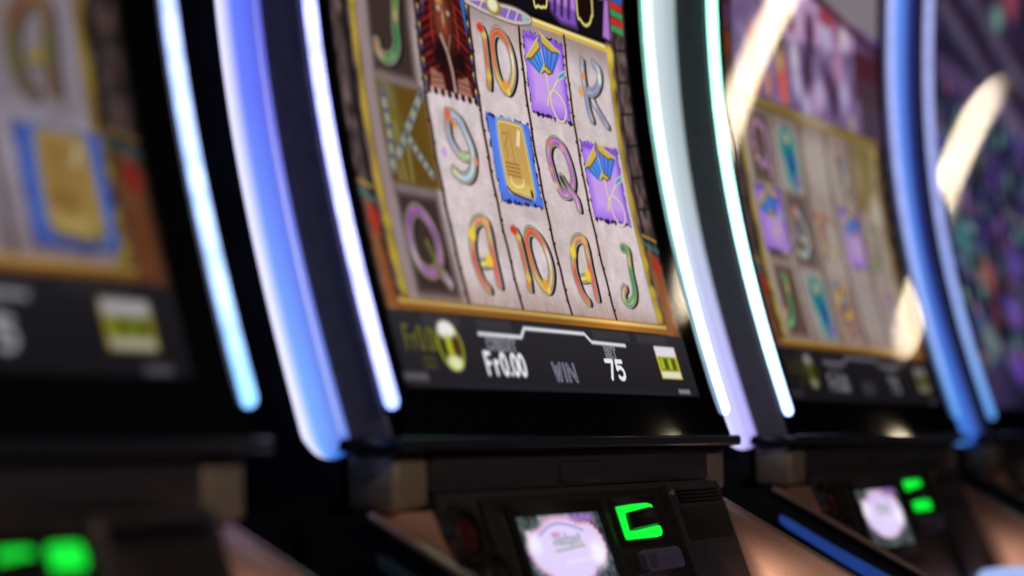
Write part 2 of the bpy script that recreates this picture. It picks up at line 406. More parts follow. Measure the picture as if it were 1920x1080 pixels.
def _el(cx, cy, rx, ry, a0=0, a1=360, n=18): return [(cx + rx * math.cos(math.radians(a0 + (a1 - a0) * k / n)), cy + ry * math.sin(math.radians(a0 + (a1 - a0) * k / n))) for k in range(n + 1)]
FONT = {
 '0': [_el(.5, .5, .5, .5)], '1': [[(.2, .8), (.6, 1), (.6, 0)]], '7': [[(0, 1), (1, 1), (.35, 0)]],
 '5': [[(.95, 1), (.1, 1), (.05, .55)] + _el(.45, .33, .5, .33, 130, -140)], 'F': [[(0, 0), (0, 1), (.9, 1)], [(0, .52), (.7, .52)]],
 'r': [[(.2, 0), (.2, .62)], [(.2, .4), (.45, .6), (.75, .6)]], '.': [[(.45, .03), (.55, .03)]],
 'C': [_el(.5, .5, .5, .5, 50, 310)], 'R': [[(0, 0), (0, 1)] + _el(.5, .74, .45, .26, 90, -90) + [(0, .48)], [(.45, .48), (1, 0)]],
 'E': [[(.9, 0), (0, 0), (0, 1), (.9, 1)], [(0, .5), (.7, .5)]], 'D': [[(0, 0), (0, 1), (.4, 1)] + _el(.4, .5, .55, .5, 90, -90) + [(0, 0)]],
 'I': [[(.5, 0), (.5, 1)]], 'T': [[(0, 1), (1, 1)], [(.5, 1), (.5, 0)]], 'B': [[(0, 0), (0, 1), (.4, 1)] + _el(.45, .76, .42, .24, 90, -90) + [(0, .52), (.45, .52)] + _el(.45, .26, .5, .26, 90, -90) + [(0, 0)]],
 'W': [[(0, 1), (.25, 0), (.5, .8), (.75, 0), (1, 1)]], 'N': [[(0, 0), (0, 1), (1, 0), (1, 1)]],
 'J': [[(.7, 1), (.7, .25)] + _el(.4, .25, .3, .25, 0, -170)], 'a': [_el(.45, .3, .4, .3), [(.88, .6), (.88, 0)]],
 'c': [_el(.5, .3, .42, .3, 50, 310)], 'k': [[(.1, 0), (.1, 1)], [(.8, .62), (.1, .25), (.85, 0)]], 'p': [[(.1, .6), (.1, -.3)], _el(.5, .3, .4, .3)],
 'o': [_el(.5, .3, .42, .3)], 't': [[(.45, .95), (.45, .1), (.75, 0)], [(.15, .62), (.8, .62)]],
 '%': [_el(.2, .8, .2, .2), _el(.8, .2, .2, .2), [(.1, 0), (.9, 1)]],
}
COLX = [.1087 + .0887 * i for i in range(5)]; SEP = [.0643, .1530, .2417, .3304, .4190, .5080]; ROWT = [.337, .250, .163]
BEIGE = rgb(216, 200, 202)
def shift(pts, dx, dt): return [(x + dx, t + dt) for x, t in pts]
ORANGE = [(214, 70, 44), (232, 118, 78), (224, 92, 58), (238, 150, 90), (226, 176, 84)]

def g_ten(c, dx=0, dt=0):
    c.tube(shift(TR['ten0'], dx, dt), .0036, [(220, 84, 50), (226, 100, 64), (238, 222, 208), (228, 186, 128), (226, 172, 110), (226, 186, 84), (228, 112, 60), (224, 88, 52), (222, 84, 50)])
    c.tube(shift(TR['ten1'], dx - .0035, dt), .0031, [(214, 58, 36), (224, 120, 62), (214, 92, 62), (220, 96, 62), (232, 178, 74), (220, 120, 60)])
    p = TR['ten1'][0]; c.blob(p[0] + dx - .0055, p[1] + dt, .0055, .0038, rgb(212, 60, 38))
    for k, col in ((1, (226, 190, 96)), (4, (232, 190, 70))):
        p = TR['ten1'][k]; c.blob(p[0] + dx - .0025, p[1] + dt, .0040, .0030, rgb(*col), .8)
    p = TR['ten0'][7]; c.blob(p[0] + dx + .002, p[1] + dt + .004, .006, .005, rgb(230, 160, 60), .8); c.blob(p[0] + dx + .006, p[1] + dt - .001, .003, .003, rgb(238, 214, 90), .7)
def g_r(c, dx=0, dt=0):
    B = [(150, 160, 226), (214, 222, 238), (146, 150, 214), (132, 140, 214), (160, 168, 220)]
    for k, r in (('R3', .0028), ('R1', .0033), ('R2', .0033)): c.tube(shift(TR[k], dx, dt), r, B, halo=(206, 204, 186))
    a = TR['R1']; c.blob(a[2][0] + dx, a[2][1] + dt + .006, .004, .004, rgb(228, 150, 90), .7); c.blob(a[3][0] + dx - .010, a[3][1] + dt + .004, .0045, .0045, rgb(240, 160, 84), .8)
    c.blob(TR['R2'][2][0] + dx, TR['R2'][2][1] + dt, .0035, .006, rgb(226, 230, 240), .8)
def g_nine(c, dx=0, dt=0):
    B = [(176, 186, 224), (158, 178, 224), (176, 206, 232), (184, 216, 232), (170, 200, 226), (206, 212, 190)]
    c.tube(shift(TR['nine2'], dx, dt), .0032, [(222, 104, 84), (158, 172, 220), (168, 180, 220), (196, 208, 196)], shadow=.7)
    c.tube(shift(TR['nine'], dx, dt), .0040, B, shadow=.7)
    p = TR['nine'][0]; c.blob(p[0] + dx, p[1] + dt, .005, .004, rgb(222, 96, 84)); c.blob(p[0] + dx + .008, p[1] + dt - .007, .005, .003, rgb(226, 150, 80), .8, 1, -.8)
    p = TR['nine'][6]; c.blob(p[0] + dx + .004, p[1] + dt, .004, .004, rgb(230, 150, 110), .8); p = TR['nine2'][4]; c.blob(p[0] + dx + .004, p[1] + dt, .006, .0035, rgb(176, 196, 128), .9)
    c.blob(p[0] + dx - .026, p[1] + dt, .004, .004, rgb(200, 160, 214), .9)
def g_q(c, dx=0, dt=0):
    P = [(170, 96, 196), (206, 120, 226), (186, 100, 206), (214, 150, 214), (196, 110, 214), (178, 92, 200), (206, 130, 214), (180, 96, 200)]
    c.tube(shift(TR['Q'], dx, dt), .0036, P, halo=(196, 196, 170)); c.tube(shift(TR['Qt'], dx, dt), .0036, [(40, 34, 40), (196, 120, 206), (226, 150, 232)], halo=(206, 206, 180))
    a = TR['Q']
    for k, col in ((9, (206, 130, 110)), (1, (220, 150, 170)), (6, (226, 190, 150)), (7, (214, 150, 130))):
        c.blob(a[k][0] + dx - .003, a[k][1] + dt, .005, .0032, rgb(*col), .8)
def g_a(c, dx=0, dt=0):
    c.tube(shift(TR['Ab'], dx, dt), .0030, [(226, 170, 130), (232, 214, 120), (232, 206, 60)])
    c.tube(shift(TR['A'], dx, dt), .0036, [(216, 120, 90), (222, 100, 84), (224, 64, 66), (214, 150, 90), (222, 200, 70), (216, 140, 100), (214, 130, 100), (226, 170, 110), (226, 96, 80), (232, 80, 84), (236, 96, 110)])
    a = TR['A']; c.blob(a[4][0] + dx, a[4][1] + dt, .006, .0055, rgb(240, 208, 72), .7); c.blob(TR['Ab'][2][0] + dx - .001, TR['Ab'][2][1] + dt + .002, .0055, .006, rgb(244, 204, 60), .7)
    c.blob(a[7][0] + dx, a[7][1] + dt, .006, .004, rgb(232, 170, 110), .9)
def g_j(c, pts, dx=0, dt=0, r=.0034):
    c.tube(shift(pts, dx, dt), r, [(52, 120, 60), (112, 170, 70), (226, 190, 110), (46, 150, 70), (34, 150, 66), (60, 160, 84), (130, 184, 130), (96, 170, 90), (220, 190, 140), (226, 150, 110)], halo=(190, 210, 170))
def g_flower(c, dx=0, dt=0, faded=0):
    x0, x1, t0, t1 = .3372 + dx, .4135 + dx, .3003 + dt, .3735 + dt
    c.rect(x0 - .0005, x1 + .0005, t0 - .0016, t1, rgb(44, 22, 70), rag=.004)
    c.rect(x0 + .0006, x1 - .0006, t0 + .0008, t1 - .0004, rgb(168, 116, 236), rag=.0036)
    c.rect(x0 + .008, x1 - .009, t0 + .008, t1 - .010, rgb(204, 160, 240), soft=26)
    c.line([(x0 + .004, t1 - .004), (x1 - .003, t1 - .004)], .0022, rgb(106, 66, 190), 8, .7); c.line([(x1 - .003, t0 + .006), (x1 - .002, t1)], .0015, rgb(110, 66, 200), 8, .7)
    for k in ('stem', 'loop', 'budst'):
        p = c.smooth(shift(TR[k], dx, dt)); c.line(p, .0019, rgb(176, 150, 186), 3, .6); c.line(p, .0011, rgb(236, 222, 178), 2, .95)
    c.poly(shift(TR['lotL'], dx, dt), rgb(70, 120, 214), 1.5, grow=.0006, col2=rgb(64, 160, 232)); c.poly(shift(TR['lotR'], dx, dt), rgb(60, 104, 214), 1.5, grow=.0006, col2=rgb(96, 140, 226))
    for key, (a, b, cc, d) in (('lotL', TR['lotL']), ('lotR', TR['lotR'])):
        for k in range(7):
            f = (k + .5) / 7
            p = (a[0] * (1 - f) + b[0] * f + dx, a[1] * (1 - f) + b[1] * f + dt); q = (d[0] * (1 - f) + cc[0] * f + dx, d[1] * (1 - f) + cc[1] * f + dt)
            c.line([p, q], .00045, rgb(150, 200, 246) if k % 2 else rgb(36, 66, 160), 2, .65)
    c.line(shift([TR['lotL'][1], TR['lotL'][2]], dx, dt), .0009, rgb(180, 196, 246), 2, .8)
    for k in ('lotLg', 'lotRg', 'lotB'):
        p = shift(TR[k], dx, dt); c.poly(p, rgb(96, 70, 26), 1.5, grow=.0008); c.poly(p, rgb(214, 180, 84), 3, grow=-.0008)
        c.line([p[0], p[1]], .0008, rgb(246, 232, 160), 2, .9)
    c.poly(shift(TR['bud'], dx, dt), rgb(214, 220, 160), 1.5, grow=.0012); c.poly(shift(TR['bud'], dx, dt), rgb(72, 150, 214), 2)
def g_tablet(c, dx=0, dt=0, blue=(92, 136, 232)):
    x0, x1, t0, t1 = .2500 + dx, .3258 + dx, .2130 + dt, .2872 + dt
    c.rect(x0 - .0004, x1 + .0004, t0 - .0012, t1 + .0004, rgb(30, 34, 92), rag=.004)
    c.rect(x0 + .0006, x1 - .0006, t0 + .001, t1 - .0006, rgb(82, 120, 228), rag=.0042)
    c.rect(x0 + .005, x1 - .006, t0 + .010, t1 - .010, rgb(*blue), soft=22, a=.9)
    T_ = shift(TR['tab'], dx, dt)
    S = [(.2680, .2800), (.2705, .2835), (.2760, .2848), (.3050, .2848), (.3105, .2832), (.3130, .2790), (.3145, .2500), (.3145, .2280), (.3125, .2235), (.3070, .2215), (.2740, .2225), (.2690, .2250), (.2665, .2290), (.2660, .2550)]
    S = c.smooth(shift(S + [S[0]], dx, dt), 1)[:-1]
    c.poly(S, rgb(176, 214, 240), 6, .7, grow=.0028); c.poly(S, rgb(150, 104, 44), 2, grow=.0006); c.poly(S, rgb(232, 204, 124), 1.5, grow=-.0002)
    c.poly(S, rgb(206, 166, 92), 3, grow=-.0022, col2=rgb(198, 158, 90)); 
    c.poly(shift([(.268, .223), (.312, .220), (.312, .230), (.268, .233)], dx, dt), rgb(226, 196, 104), 14, .8)
    c.line(shift([(.2655, .2255), (.275, .2205), (.292, .2185), (.306, .2175)], dx, dt), .0012, rgb(84, 50, 34), 2, .9); c.blob(.309 + dx, .2235 + dt, .0022, .004, rgb(70, 44, 36), .7)
    c.poly(shift(TR['feather'], dx, dt), rgb(240, 228, 180), 2, .9); c.line(shift([(.2875, .277), (.288, .260), (.2875, .249)], dx, dt), .0007, rgb(164, 118, 60), 2, .8)
    c.line(c.smooth(shift([(.274, .273), (.283, .274), (.280, .268), (.275, .262), (.278, .257), (.276, .252)], dx, dt)), .0007, rgb(160, 116, 60), 2, .9)
    for k in range(4):
        t = .2475 - .0035 * k + dt
        c.line(shift([(.271 + .002 * i, t + (.0007 if i % 2 else -.0004)) for i in range(13)], dx, 0), .0006, rgb(140, 92, 40), 1.6, .9)
    c.line(c.smooth(shift([(.275, .235), (.276, .230), (.285, .2275), (.296, .230), (.298, .235)], dx, dt)), .001, rgb(246, 232, 170), 2, .9)
def g_teal(c, x, t):
    c.rect(x - .034, x + .034, t - .036, t + .036, rgb(150, 176, 172), soft=14, a=.55)
    c.blob(x - .004, t + .012, .020, .021, rgb(26, 132, 142), .8); c.blob(x + .002, t - .014, .016, .022, rgb(38, 150, 160), .8); c.blob(x + .004, t - .006, .009, .013, rgb(40, 70, 160), .8)
    c.blob(x - .004, t + .022, .008, .007, rgb(210, 196, 140), .9); c.blob(x + .012, t - .026, .009, .007, rgb(150, 96, 190), .9)
def g_mask(c, x, t):
    a, b, d, e = x - .044, x + .044, t - .0435, t + .0435
    c.rect(a, b, d, e + .003, rgb(52, 14, 16))
    for sgn in (-1, 1):                                     # striped headcloth either side of the face
        for k in range(11):
            tt = e - .002 - .0072 * k; c.line([(x + sgn * .014, tt + .004), (x + sgn * .036, tt - .006)], .0016, rgb(150, 40, 34) if k % 2 else rgb(104, 24, 24), 3, .95)
        c.poly([(x + sgn * .010, d + .001), (x + sgn * .034, d + .001), (x + sgn * .030, d + .020), (x + sgn * .012, d + .016)], rgb(200, 150, 130), 5, .85)
        for k in range(3): c.line([(x + sgn * .010, d + .004 + .005 * k), (x + sgn * .034, d + .002 + .005 * k)], .0008, rgb(150, 60, 54), 3, .8)
        c.line(c.smooth([(x + sgn * .019, e - .01), (x + sgn * .021, t + .005), (x + sgn * .015, t - .012)]), .0018, rgb(190, 56, 46), 4, .85)
    c.blob(x, t + .020, .017, .027, rgb(92, 40, 28), .8); c.blob(x - .003, t + .022, .011, .020, rgb(140, 74, 50), .9)
    c.blob(x - .007, t + .029, .0035, .0025, rgb(214, 196, 180), .9); c.blob(x + .008, t + .027, .003, .0022, rgb(206, 186, 170), .9)
    c.blob(x - .006, t + .036, .006, .004, rgb(226, 160, 90), 1.1); c.blob(x, t + .012, .005, .003, rgb(170, 60, 50), .9); c.blob(x - .001, t + .021, .0025, .007, rgb(206, 150, 110), 1)
    c.blob(x - .010, t - .010, .012, .012, rgb(30, 12, 14), .8); c.blob(x + .020, t - .012, .010, .010, rgb(30, 12, 14), .9)
    c.line([(x - .007, t + .006), (x + .001, t - .007), (x + .005, t - .022), (x + .006, t - .040)], .0022, rgb(206, 180, 160), 4, .95); c.line([(x + .008, t + .008), (x + .002, t - .006)], .0016, rgb(170, 120, 100), 4, .8)
    c.poly([(x - .034, e), (x - .026, e), (x - .034, e - .025)], rgb(70, 120, 190), 5, .8); c.poly([(x + .030, e), (x + .038, e), (x + .038, e - .034)], rgb(50, 130, 220), 4, .95)
    for sx in (a + .0030, b - .0030):
        c.line([(sx, d), (sx, e + .003)], .0028, rgb(14, 10, 26), 1.5)
        for k in range(6):
            tt = d + .006 + k * .0145; c.blob(sx, tt, .0024, .003, rgb(70, 80, 170), .8); c.blob(sx, tt + .004, .0022, .0022, rgb(226, 196, 110), .8)
    c.line([(a, d + .001), (b, d + .001)], .0024, rgb(222, 190, 170), 1.5)
    for k in range(8): c.blob(a + .006 + k * .011, d + .001, .0034, .003, rgb(24, 16, 50), .6)
def g_k(c, x, t):
    a, b, d, e = x - .0445, x + .0445, t - .0435, t + .0435
    c.rect(x - .030, b - .002, d + .004, e - .004, rgb(124, 92, 22), soft=10, a=.95); c.blob(x - .018, t + .028, .012, .016, rgb(150, 150, 110), 1, .9); c.blob(x - .014, t + .004, .014, .02, rgb(142, 132, 50), 1.1, .9)
    for u in (-.024, -.012, .004): c.line([(x + u, t + .008), (x + u * .6 - .002, t - .036)], .0026, rgb(176, 172, 96), 5, .75)
    for k in ('K1', 'K2', 'K3'):
        p = TR[k] if abs(x - COLX[0]) < .01 else shift(TR[k], x - COLX[0], 0)
        c.line(p, .0052, rgb(66, 54, 40), 4, .8); c.line(p, .0040, rgb(196, 204, 176), 3, .95); c.line(p, .0030, rgb(92, 92, 140), 3, .85, dash=(5, .4))
def dark_cell(c, t):
    for ta, tb in ((t - .0435, t + .0435),):
        c.rect(COLX[0] - .030, COLX[0] + .032, ta + .003, tb - .003, rgb(62, 46, 43), soft=22, a=.95)

def reel_base(c, beige=BEIGE, bottom=(158, 126, 112)):
    w = c.win(SEP[0], SEP[5], .1195, .3805); sl, X, T = w; sh = X.shape
    v = .10 * (c.noise(.012, sh) - .5) + .06 * (c.noise(.0010, sh, 6, 1) - .5) + .05 * (c.noise(.0010, sh, 1, 6) - .5) + .05 * (c.noise(.004, sh) - .5)
    col = np.asarray(beige) * (1 + v[..., None]) + rgb(6, 0, -4) * (c.noise(.02, sh)[..., None] - .5)
    st = np.clip(c.noise(.030, sh) * 1.3 - .62, 0, 1)[..., None] * .5; col = col * (1 - st) + rgb(176, 150, 140) * st
    k = np.clip((.145 - T) / .028, 0, 1)[..., None] * .55 * (.6 + .8 * c.noise(.006, sh, .25, 3)[..., None]); col = col * (1 - k) + rgb(*bottom) * k
    k = np.clip((T - .352) / .026, 0, 1)[..., None] * .5; col = col * (1 - k) + rgb(112, 88, 80) * k
    c.put(sl, np.ones(sh), col)
def seps(c, col=(54, 28, 24)):
    for i, x in enumerate(SEP[1:5]):
        pts = [(x + .0007 * math.sin(k * 1.9 + i), .1195 + k * .0131) for k in range(21)]
        c.line(pts, .0028, rgb(170, 146, 140), 5, .6); c.line(pts, .0019, rgb(*col), 1.6)
        for k in range(15):
            t = .126 + k * .0178 + .004 * math.sin(k * 2.3 + i); s = 1 if (k + i) % 2 else -1
            c.line([(x, t), (x + s * .0028, t + .001)], .0010, rgb(40, 22, 20), 1.3, .9)
def frame(c, gold=(196, 150, 60), dim=1.0):
    # margins: weathered stone left and right with a burning orange patch low down
    for xa, xb in ((.028, .062), (.509, .5575)):
        w = c.win(xa, xb, .1, .46); sl, X, T = w; sh = X.shape
        n = c.noise(.010, sh, .6, 1); col = rgb(96, 80, 78) * (.45 + .9 * n[..., None]); c.put(sl, np.ones(sh), col)
    c.line([(.045, .12), (.046, .46)], .0040, rgb(26, 22, 22), 8, .9)
    for k in range(9):
        t = .20 + k * .031; c.line([(.527, t), (.556, t + .004)], .0012, rgb(24, 20, 20), 3, .8); c.line([(.530, t + .008), (.549, t + .022)], .0012, rgb(120, 70, 66), 4, .6)
    c.line([(.5565, .10), (.558, .46)], .006, rgb(18, 14, 14), 10, .95); c.line([(.527, .19), (.528, .46)], .0016, rgb(20, 16, 14), 4, .9)
    for xa, xb, s in ((.029, .046, 0), (.524, .552, 1)):
        c.poly([(xa, .105), (xb, .105), (xb - .002, .175), (xa + .004, .195)], rgb(150, 84, 42), 18, .85, rag=.008); c.blob((xa + xb) / 2 + .003, .178, .008, .010, rgb(176, 44, 40), 1.0, .85)
        c.line([(xa, .198), (xb, .192)], .0022, rgb(46, 110, 110), 3, .8); c.line([(xa, .206), (xb, .202)], .0015, rgb(190, 150, 60), 3, .8)
    # gilded frame
    for key, xx in (('L', .0585), ('R', .5135)):
        for k in range(26):
            t = .118 + k * .0105; f = abs(math.sin(k * .55 + (0 if key == 'L' else 1)))
            c.blob(xx + .0016 * math.sin(k * 1.3), t, .0044 + .0018 * f, .009, rgb(126 + 56 * f, 100 + 50 * f, 34 + 24 * f), .7)
        c.line([(xx - .001, .118), (xx - .001, .382)], .0012, rgb(206, 184, 96), 4, .6)
        c.line([(xx + (.0055 if key == 'L' else -.0052), .118), (xx + (.0055 if key == 'L' else -.0052), .382)], .0006, rgb(70, 40, 20), 2, .8)
        for t in (.128, .150, .178, .352, .372): c.blob(xx + .001, t, .007, .006, rgb(186, 166, 48), .8)
    def bar(t, x0, x1):
        w = c.win(x0, x1, t - .006, t + .006); sl, X, T = w; q = (T - t) / .0056
        p = np.array([[-1.05, 60, 34, 12], [-.75, 168, 110, 44], [-.25, 150, 96, 36], [.10, 206, 160, 84], [.35, 236, 206, 130], [.6, 196, 146, 60], [1.05, 86, 52, 20]])
        col = np.stack([np.interp(q, p[:, 0], p[:, i]) for i in (1, 2, 3)], -1) / 255
        col = col * (.86 + .28 * np.clip(1 - np.abs(X - .42) / .12, 0, 1))[..., None]; c.put(sl, c.aa(np.abs(T - t) - .0056, 1.4), col)
    bar(.1140, .046, .525)
    c.line([(.225, .3842), (.505, .3842)], .0046, rgb(96, 66, 24), 2); c.line([(.225, .3846), (.505, .3846)], .0036, rgb(216, 180, 70), 2); c.line([(.225, .3862), (.505, .3862)], .0012, rgb(250, 240, 190), 3, .9)
    c.line([(.055, .3842), (.225, .3842)], .0042, rgb(150, 118, 44), 2); c.line([(.242, .377), (.505, .377)], .0022, rgb(50, 34, 26), 6, .8)
    c.blob(.5135, .380, .009, .008, rgb(226, 196, 74), .7)

def status_bar(c):
    c.rect(.0265, .5575, .0495, .108, rgb(33, 31, 36), soft=3, col2=rgb(44, 42, 48))
    for xa, xb in ((.072, .130), (.155, .212), (.36, .435), (.45, .515)): c.rect(xa, xb, .0985, .107, rgb(62, 60, 66), soft=6, a=.7)
    c.rect(.033, .548, .0495, .0535, rgb(40, 38, 46), soft=2, a=.6)
    L = [(.1556, .0944), (.2255, .0944), (.2347, .1023), (.3442, .1023), (.3549, .0952), (.4216, .0946)]
    c.line(L, .0020, rgb(150, 150, 160), 2.5); c.line(L, .0012, rgb(226, 226, 234), 2)
    c.text('CREDIT', .1882, .0868, .049, .0098, .0006, rgb(60, 58, 66), outline=(.0010, rgb(156, 154, 164)))
    c.text('BET', .3866, .0868, .0225, .0098, .0006, rgb(60, 58, 66), outline=(.0010, rgb(156, 154, 164)))
    c.text('WIN', .2865, .0664, .043, .0150, .0007, rgb(54, 52, 66), outline=(.0012, rgb(150, 146, 170)))
    c.text('Fr0.00', .1868, .0705, .066, .0205, .0019, rgb(242, 242, 250))
    c.text('75', .3875, .0712, .0390, .0200, .0020, rgb(242, 242, 250))
    c.text('Fr0.01', .0640, .0872, .046, .0195, .0010, rgb(120, 118, 26)); 
    for k, t in enumerate((.0700, .0645)): c.rect(.060, .078, t, t + .0030, rgb(84, 82, 30), soft=3, a=.8)
    c.blob(.1062, .0825, .0190, .0195, rgb(150, 160, 40), .12); c.blob(.1062, .0825, .0155, .0160, rgb(50, 40, 20), .2)
    c.blob(.1055, .0950, .0130, .0075, rgb(240, 238, 240), .5); c.blob(.1070, .0700, .0110, .0065, rgb(226, 232, 180), .6); c.blob(.1050, .0830, .0050, .0090, rgb(176, 190, 40), .6); c.blob(.1125, .0825, .004, .008, rgb(96, 50, 30), .6)
    c.rect(.4828, .5290, .0655, .0965, rgb(196, 178, 60), soft=2); c.rect(.4838, .5280, .0870, .0965, rgb(228, 222, 234), soft=4); c.rect(.488, .524, .0735, .0860, rgb(120, 130, 30), soft=3)
    for k in range(4): c.rect(.490 + .0085 * k, .4955 + .0085 * k, .0750, .0850, rgb(70, 84, 14) if k % 2 else rgb(176, 190, 50), soft=3)
    c.rect(.4855, .5270, .0665, .0725, rgb(232, 226, 206), soft=3)
    c.rect(.027, .0600, .0545, .0600, rgb(120, 118, 124), soft=5, a=.8); c.rect(.511, .537, .0515, .0560, rgb(140, 136, 150), soft=4, a=.9)
    for k in range(7): c.rect(.029 + .0043 * k, .031 + .0043 * k, .0550, .0595, rgb(40, 38, 44), soft=2, a=.5)

def paint_centre(res):
    c = Canvas(.0265, .5575, .0485, .460, res, (10, 9, 11)); frame(c); reel_base(c)
    for t in ROWT: dark_cell(c, t)
    c.rect(SEP[0], SEP[0] + .012, .12, .38, rgb(186, 164, 168), soft=12, a=.85)
    g_k(c, COLX[0], ROWT[1]); g_j(c, TR['J1'], r=.0048)
    c.tube(TR['Q1'], .0048, [(176, 96, 206), (206, 130, 220), (170, 90, 190), (206, 140, 216), (214, 120, 220), (196, 120, 210), (226, 206, 226), (190, 140, 200), (150, 90, 190), (200, 110, 214)], shadow=.5); c.tube(TR['Q1t'], .0048, [(150, 130, 110), (226, 190, 232)], shadow=.4)
    c.line([(.110, .165), (.116, .152)], .0030, rgb(140, 150, 70), 5, .8)
    g_mask(c, COLX[1], ROWT[0]); g_nine(c); g_a(c); g_ten(c); g_ten(c, .0012, -.1738); g_tablet(c); g_flower(c); g_q(c); g_a(c, .1785, -.0004); g_r(c); g_flower(c, .0888, -.0870); g_j(c, TR['J5'], r=.0030)
    c.rect(SEP[0] - .004, SEP[1] + .002, .12, .38, rgb(40, 28, 28), soft=16, a=.28); c.rect(SEP[1], SEP[2], .30, .38, rgb(30, 16, 16), soft=16, a=.18)
    seps(c)
    # top box picture
    c.rect(.060, .5215, .392, .47, rgb(20, 14, 22), soft=3); c.poly(TR['purp'] + [(.3923, .46), ], rgb(140, 92, 200), 16, .9); c.poly([(.392, .41), (.448, .41), (.448, .47), (.392, .47)], rgb(186, 126, 214), 10)
    for k in range(3): c.line([(.404 + .014 * k, .402), (.408 + .014 * k, .424)], .003, rgb(50, 30, 74), 8, .8)
    c.poly(TR['purp2'] + [(.5193, .47), (.4991, .47)], rgb(176, 120, 200), 5); c.rect(.080, .24, .40, .47, rgb(70, 40, 96), soft=12, a=.8)
    for key in ('ringA', 'ringB'):
        p = TR[key]; q = [(p[0][0], .47)] + list(p) + [(p[-1][0], .47)]; c.poly(c.smooth(q), rgb(30, 12, 12), 2); c.line(c.smooth(q), .0021, rgb(92, 78, 20), 2); c.line(c.smooth(q), .0012, rgb(232, 226, 140), 2)
    c.poly(c.smooth(TR['orn'] + [TR['orn'][0]])[:-1], rgb(120, 104, 110), 2, grow=.003); c.poly(c.smooth(TR['orn'] + [TR['orn'][0]])[:-1], rgb(206, 196, 176), 2, grow=.0015); c.poly(c.smooth(TR['orn'] + [TR['orn'][0]])[:-1], rgb(140, 104, 190), 3, grow=-.0012)
    for x in (.262, .310, .325): c.line([(x, .3795), (x + .006, .3875)], .0010, rgb(226, 214, 190), 2, .8)
    x, t = .2862, .3852; c.blob(x, t, .0135, .0080, rgb(150, 120, 50), .3); c.blob(x - .001, t + .001, .0095, .0062, rgb(236, 230, 196), .6); c.blob(.344, .3842, .006, .004, rgb(160, 190, 190), .7)
    cols = [(60, 150, 90), (206, 44, 40), (60, 150, 90), (206, 44, 40), (40, 90, 190), (206, 120, 50), (40, 90, 190)]
    for k, col in enumerate(cols): c.poly([(.5235, .405 + .0075 * k), (.5495, .4035 + .0075 * k), (.5495, .4095 + .0075 * k), (.5235, .411 + .0075 * k)], rgb(*col), 2)
    status_bar(c)
    return c

def paint_left(res):
    c = Canvas(.0265, .5575, .0485, .460, res, (10, 9, 11)); frame(c); reel_base(c, rgb(196, 186, 206))
    g_teal(c, COLX[3] - .008, ROWT[2] + .012); g_teal(c, COLX[3] - .01, ROWT[1]); g_a(c, COLX[4] - .195, ROWT[1] - ROWT[2]); c.rect(COLX[4] - .04, COLX[4] + .04, .21, .292, rgb(140, 120, 120), soft=14, a=.35); c.tube(shift(TR['A'], COLX[4] - .195, ROWT[1] - ROWT[2]), .005, [(110, 70, 56), (120, 110, 60), (140, 66, 50), (150, 100, 70), (110, 110, 60), (130, 70, 56)], shadow=.3); g_tablet(c, .189, -.087, (90, 130, 250)); g_q(c, .088, .087); g_nine(c, .0887, .0); g_r(c, -.266, 0); g_flower(c, -.178, -.087); g_ten(c, -.0887, -.0870); g_k(c, COLX[0], ROWT[1])
    seps(c); c.rect(.060, .5215, .392, .47, rgb(24, 16, 26), soft=3); c.rect(.10, .45, .40, .47, rgb(150, 100, 200), soft=12, a=.8); status_bar(c)
    return c

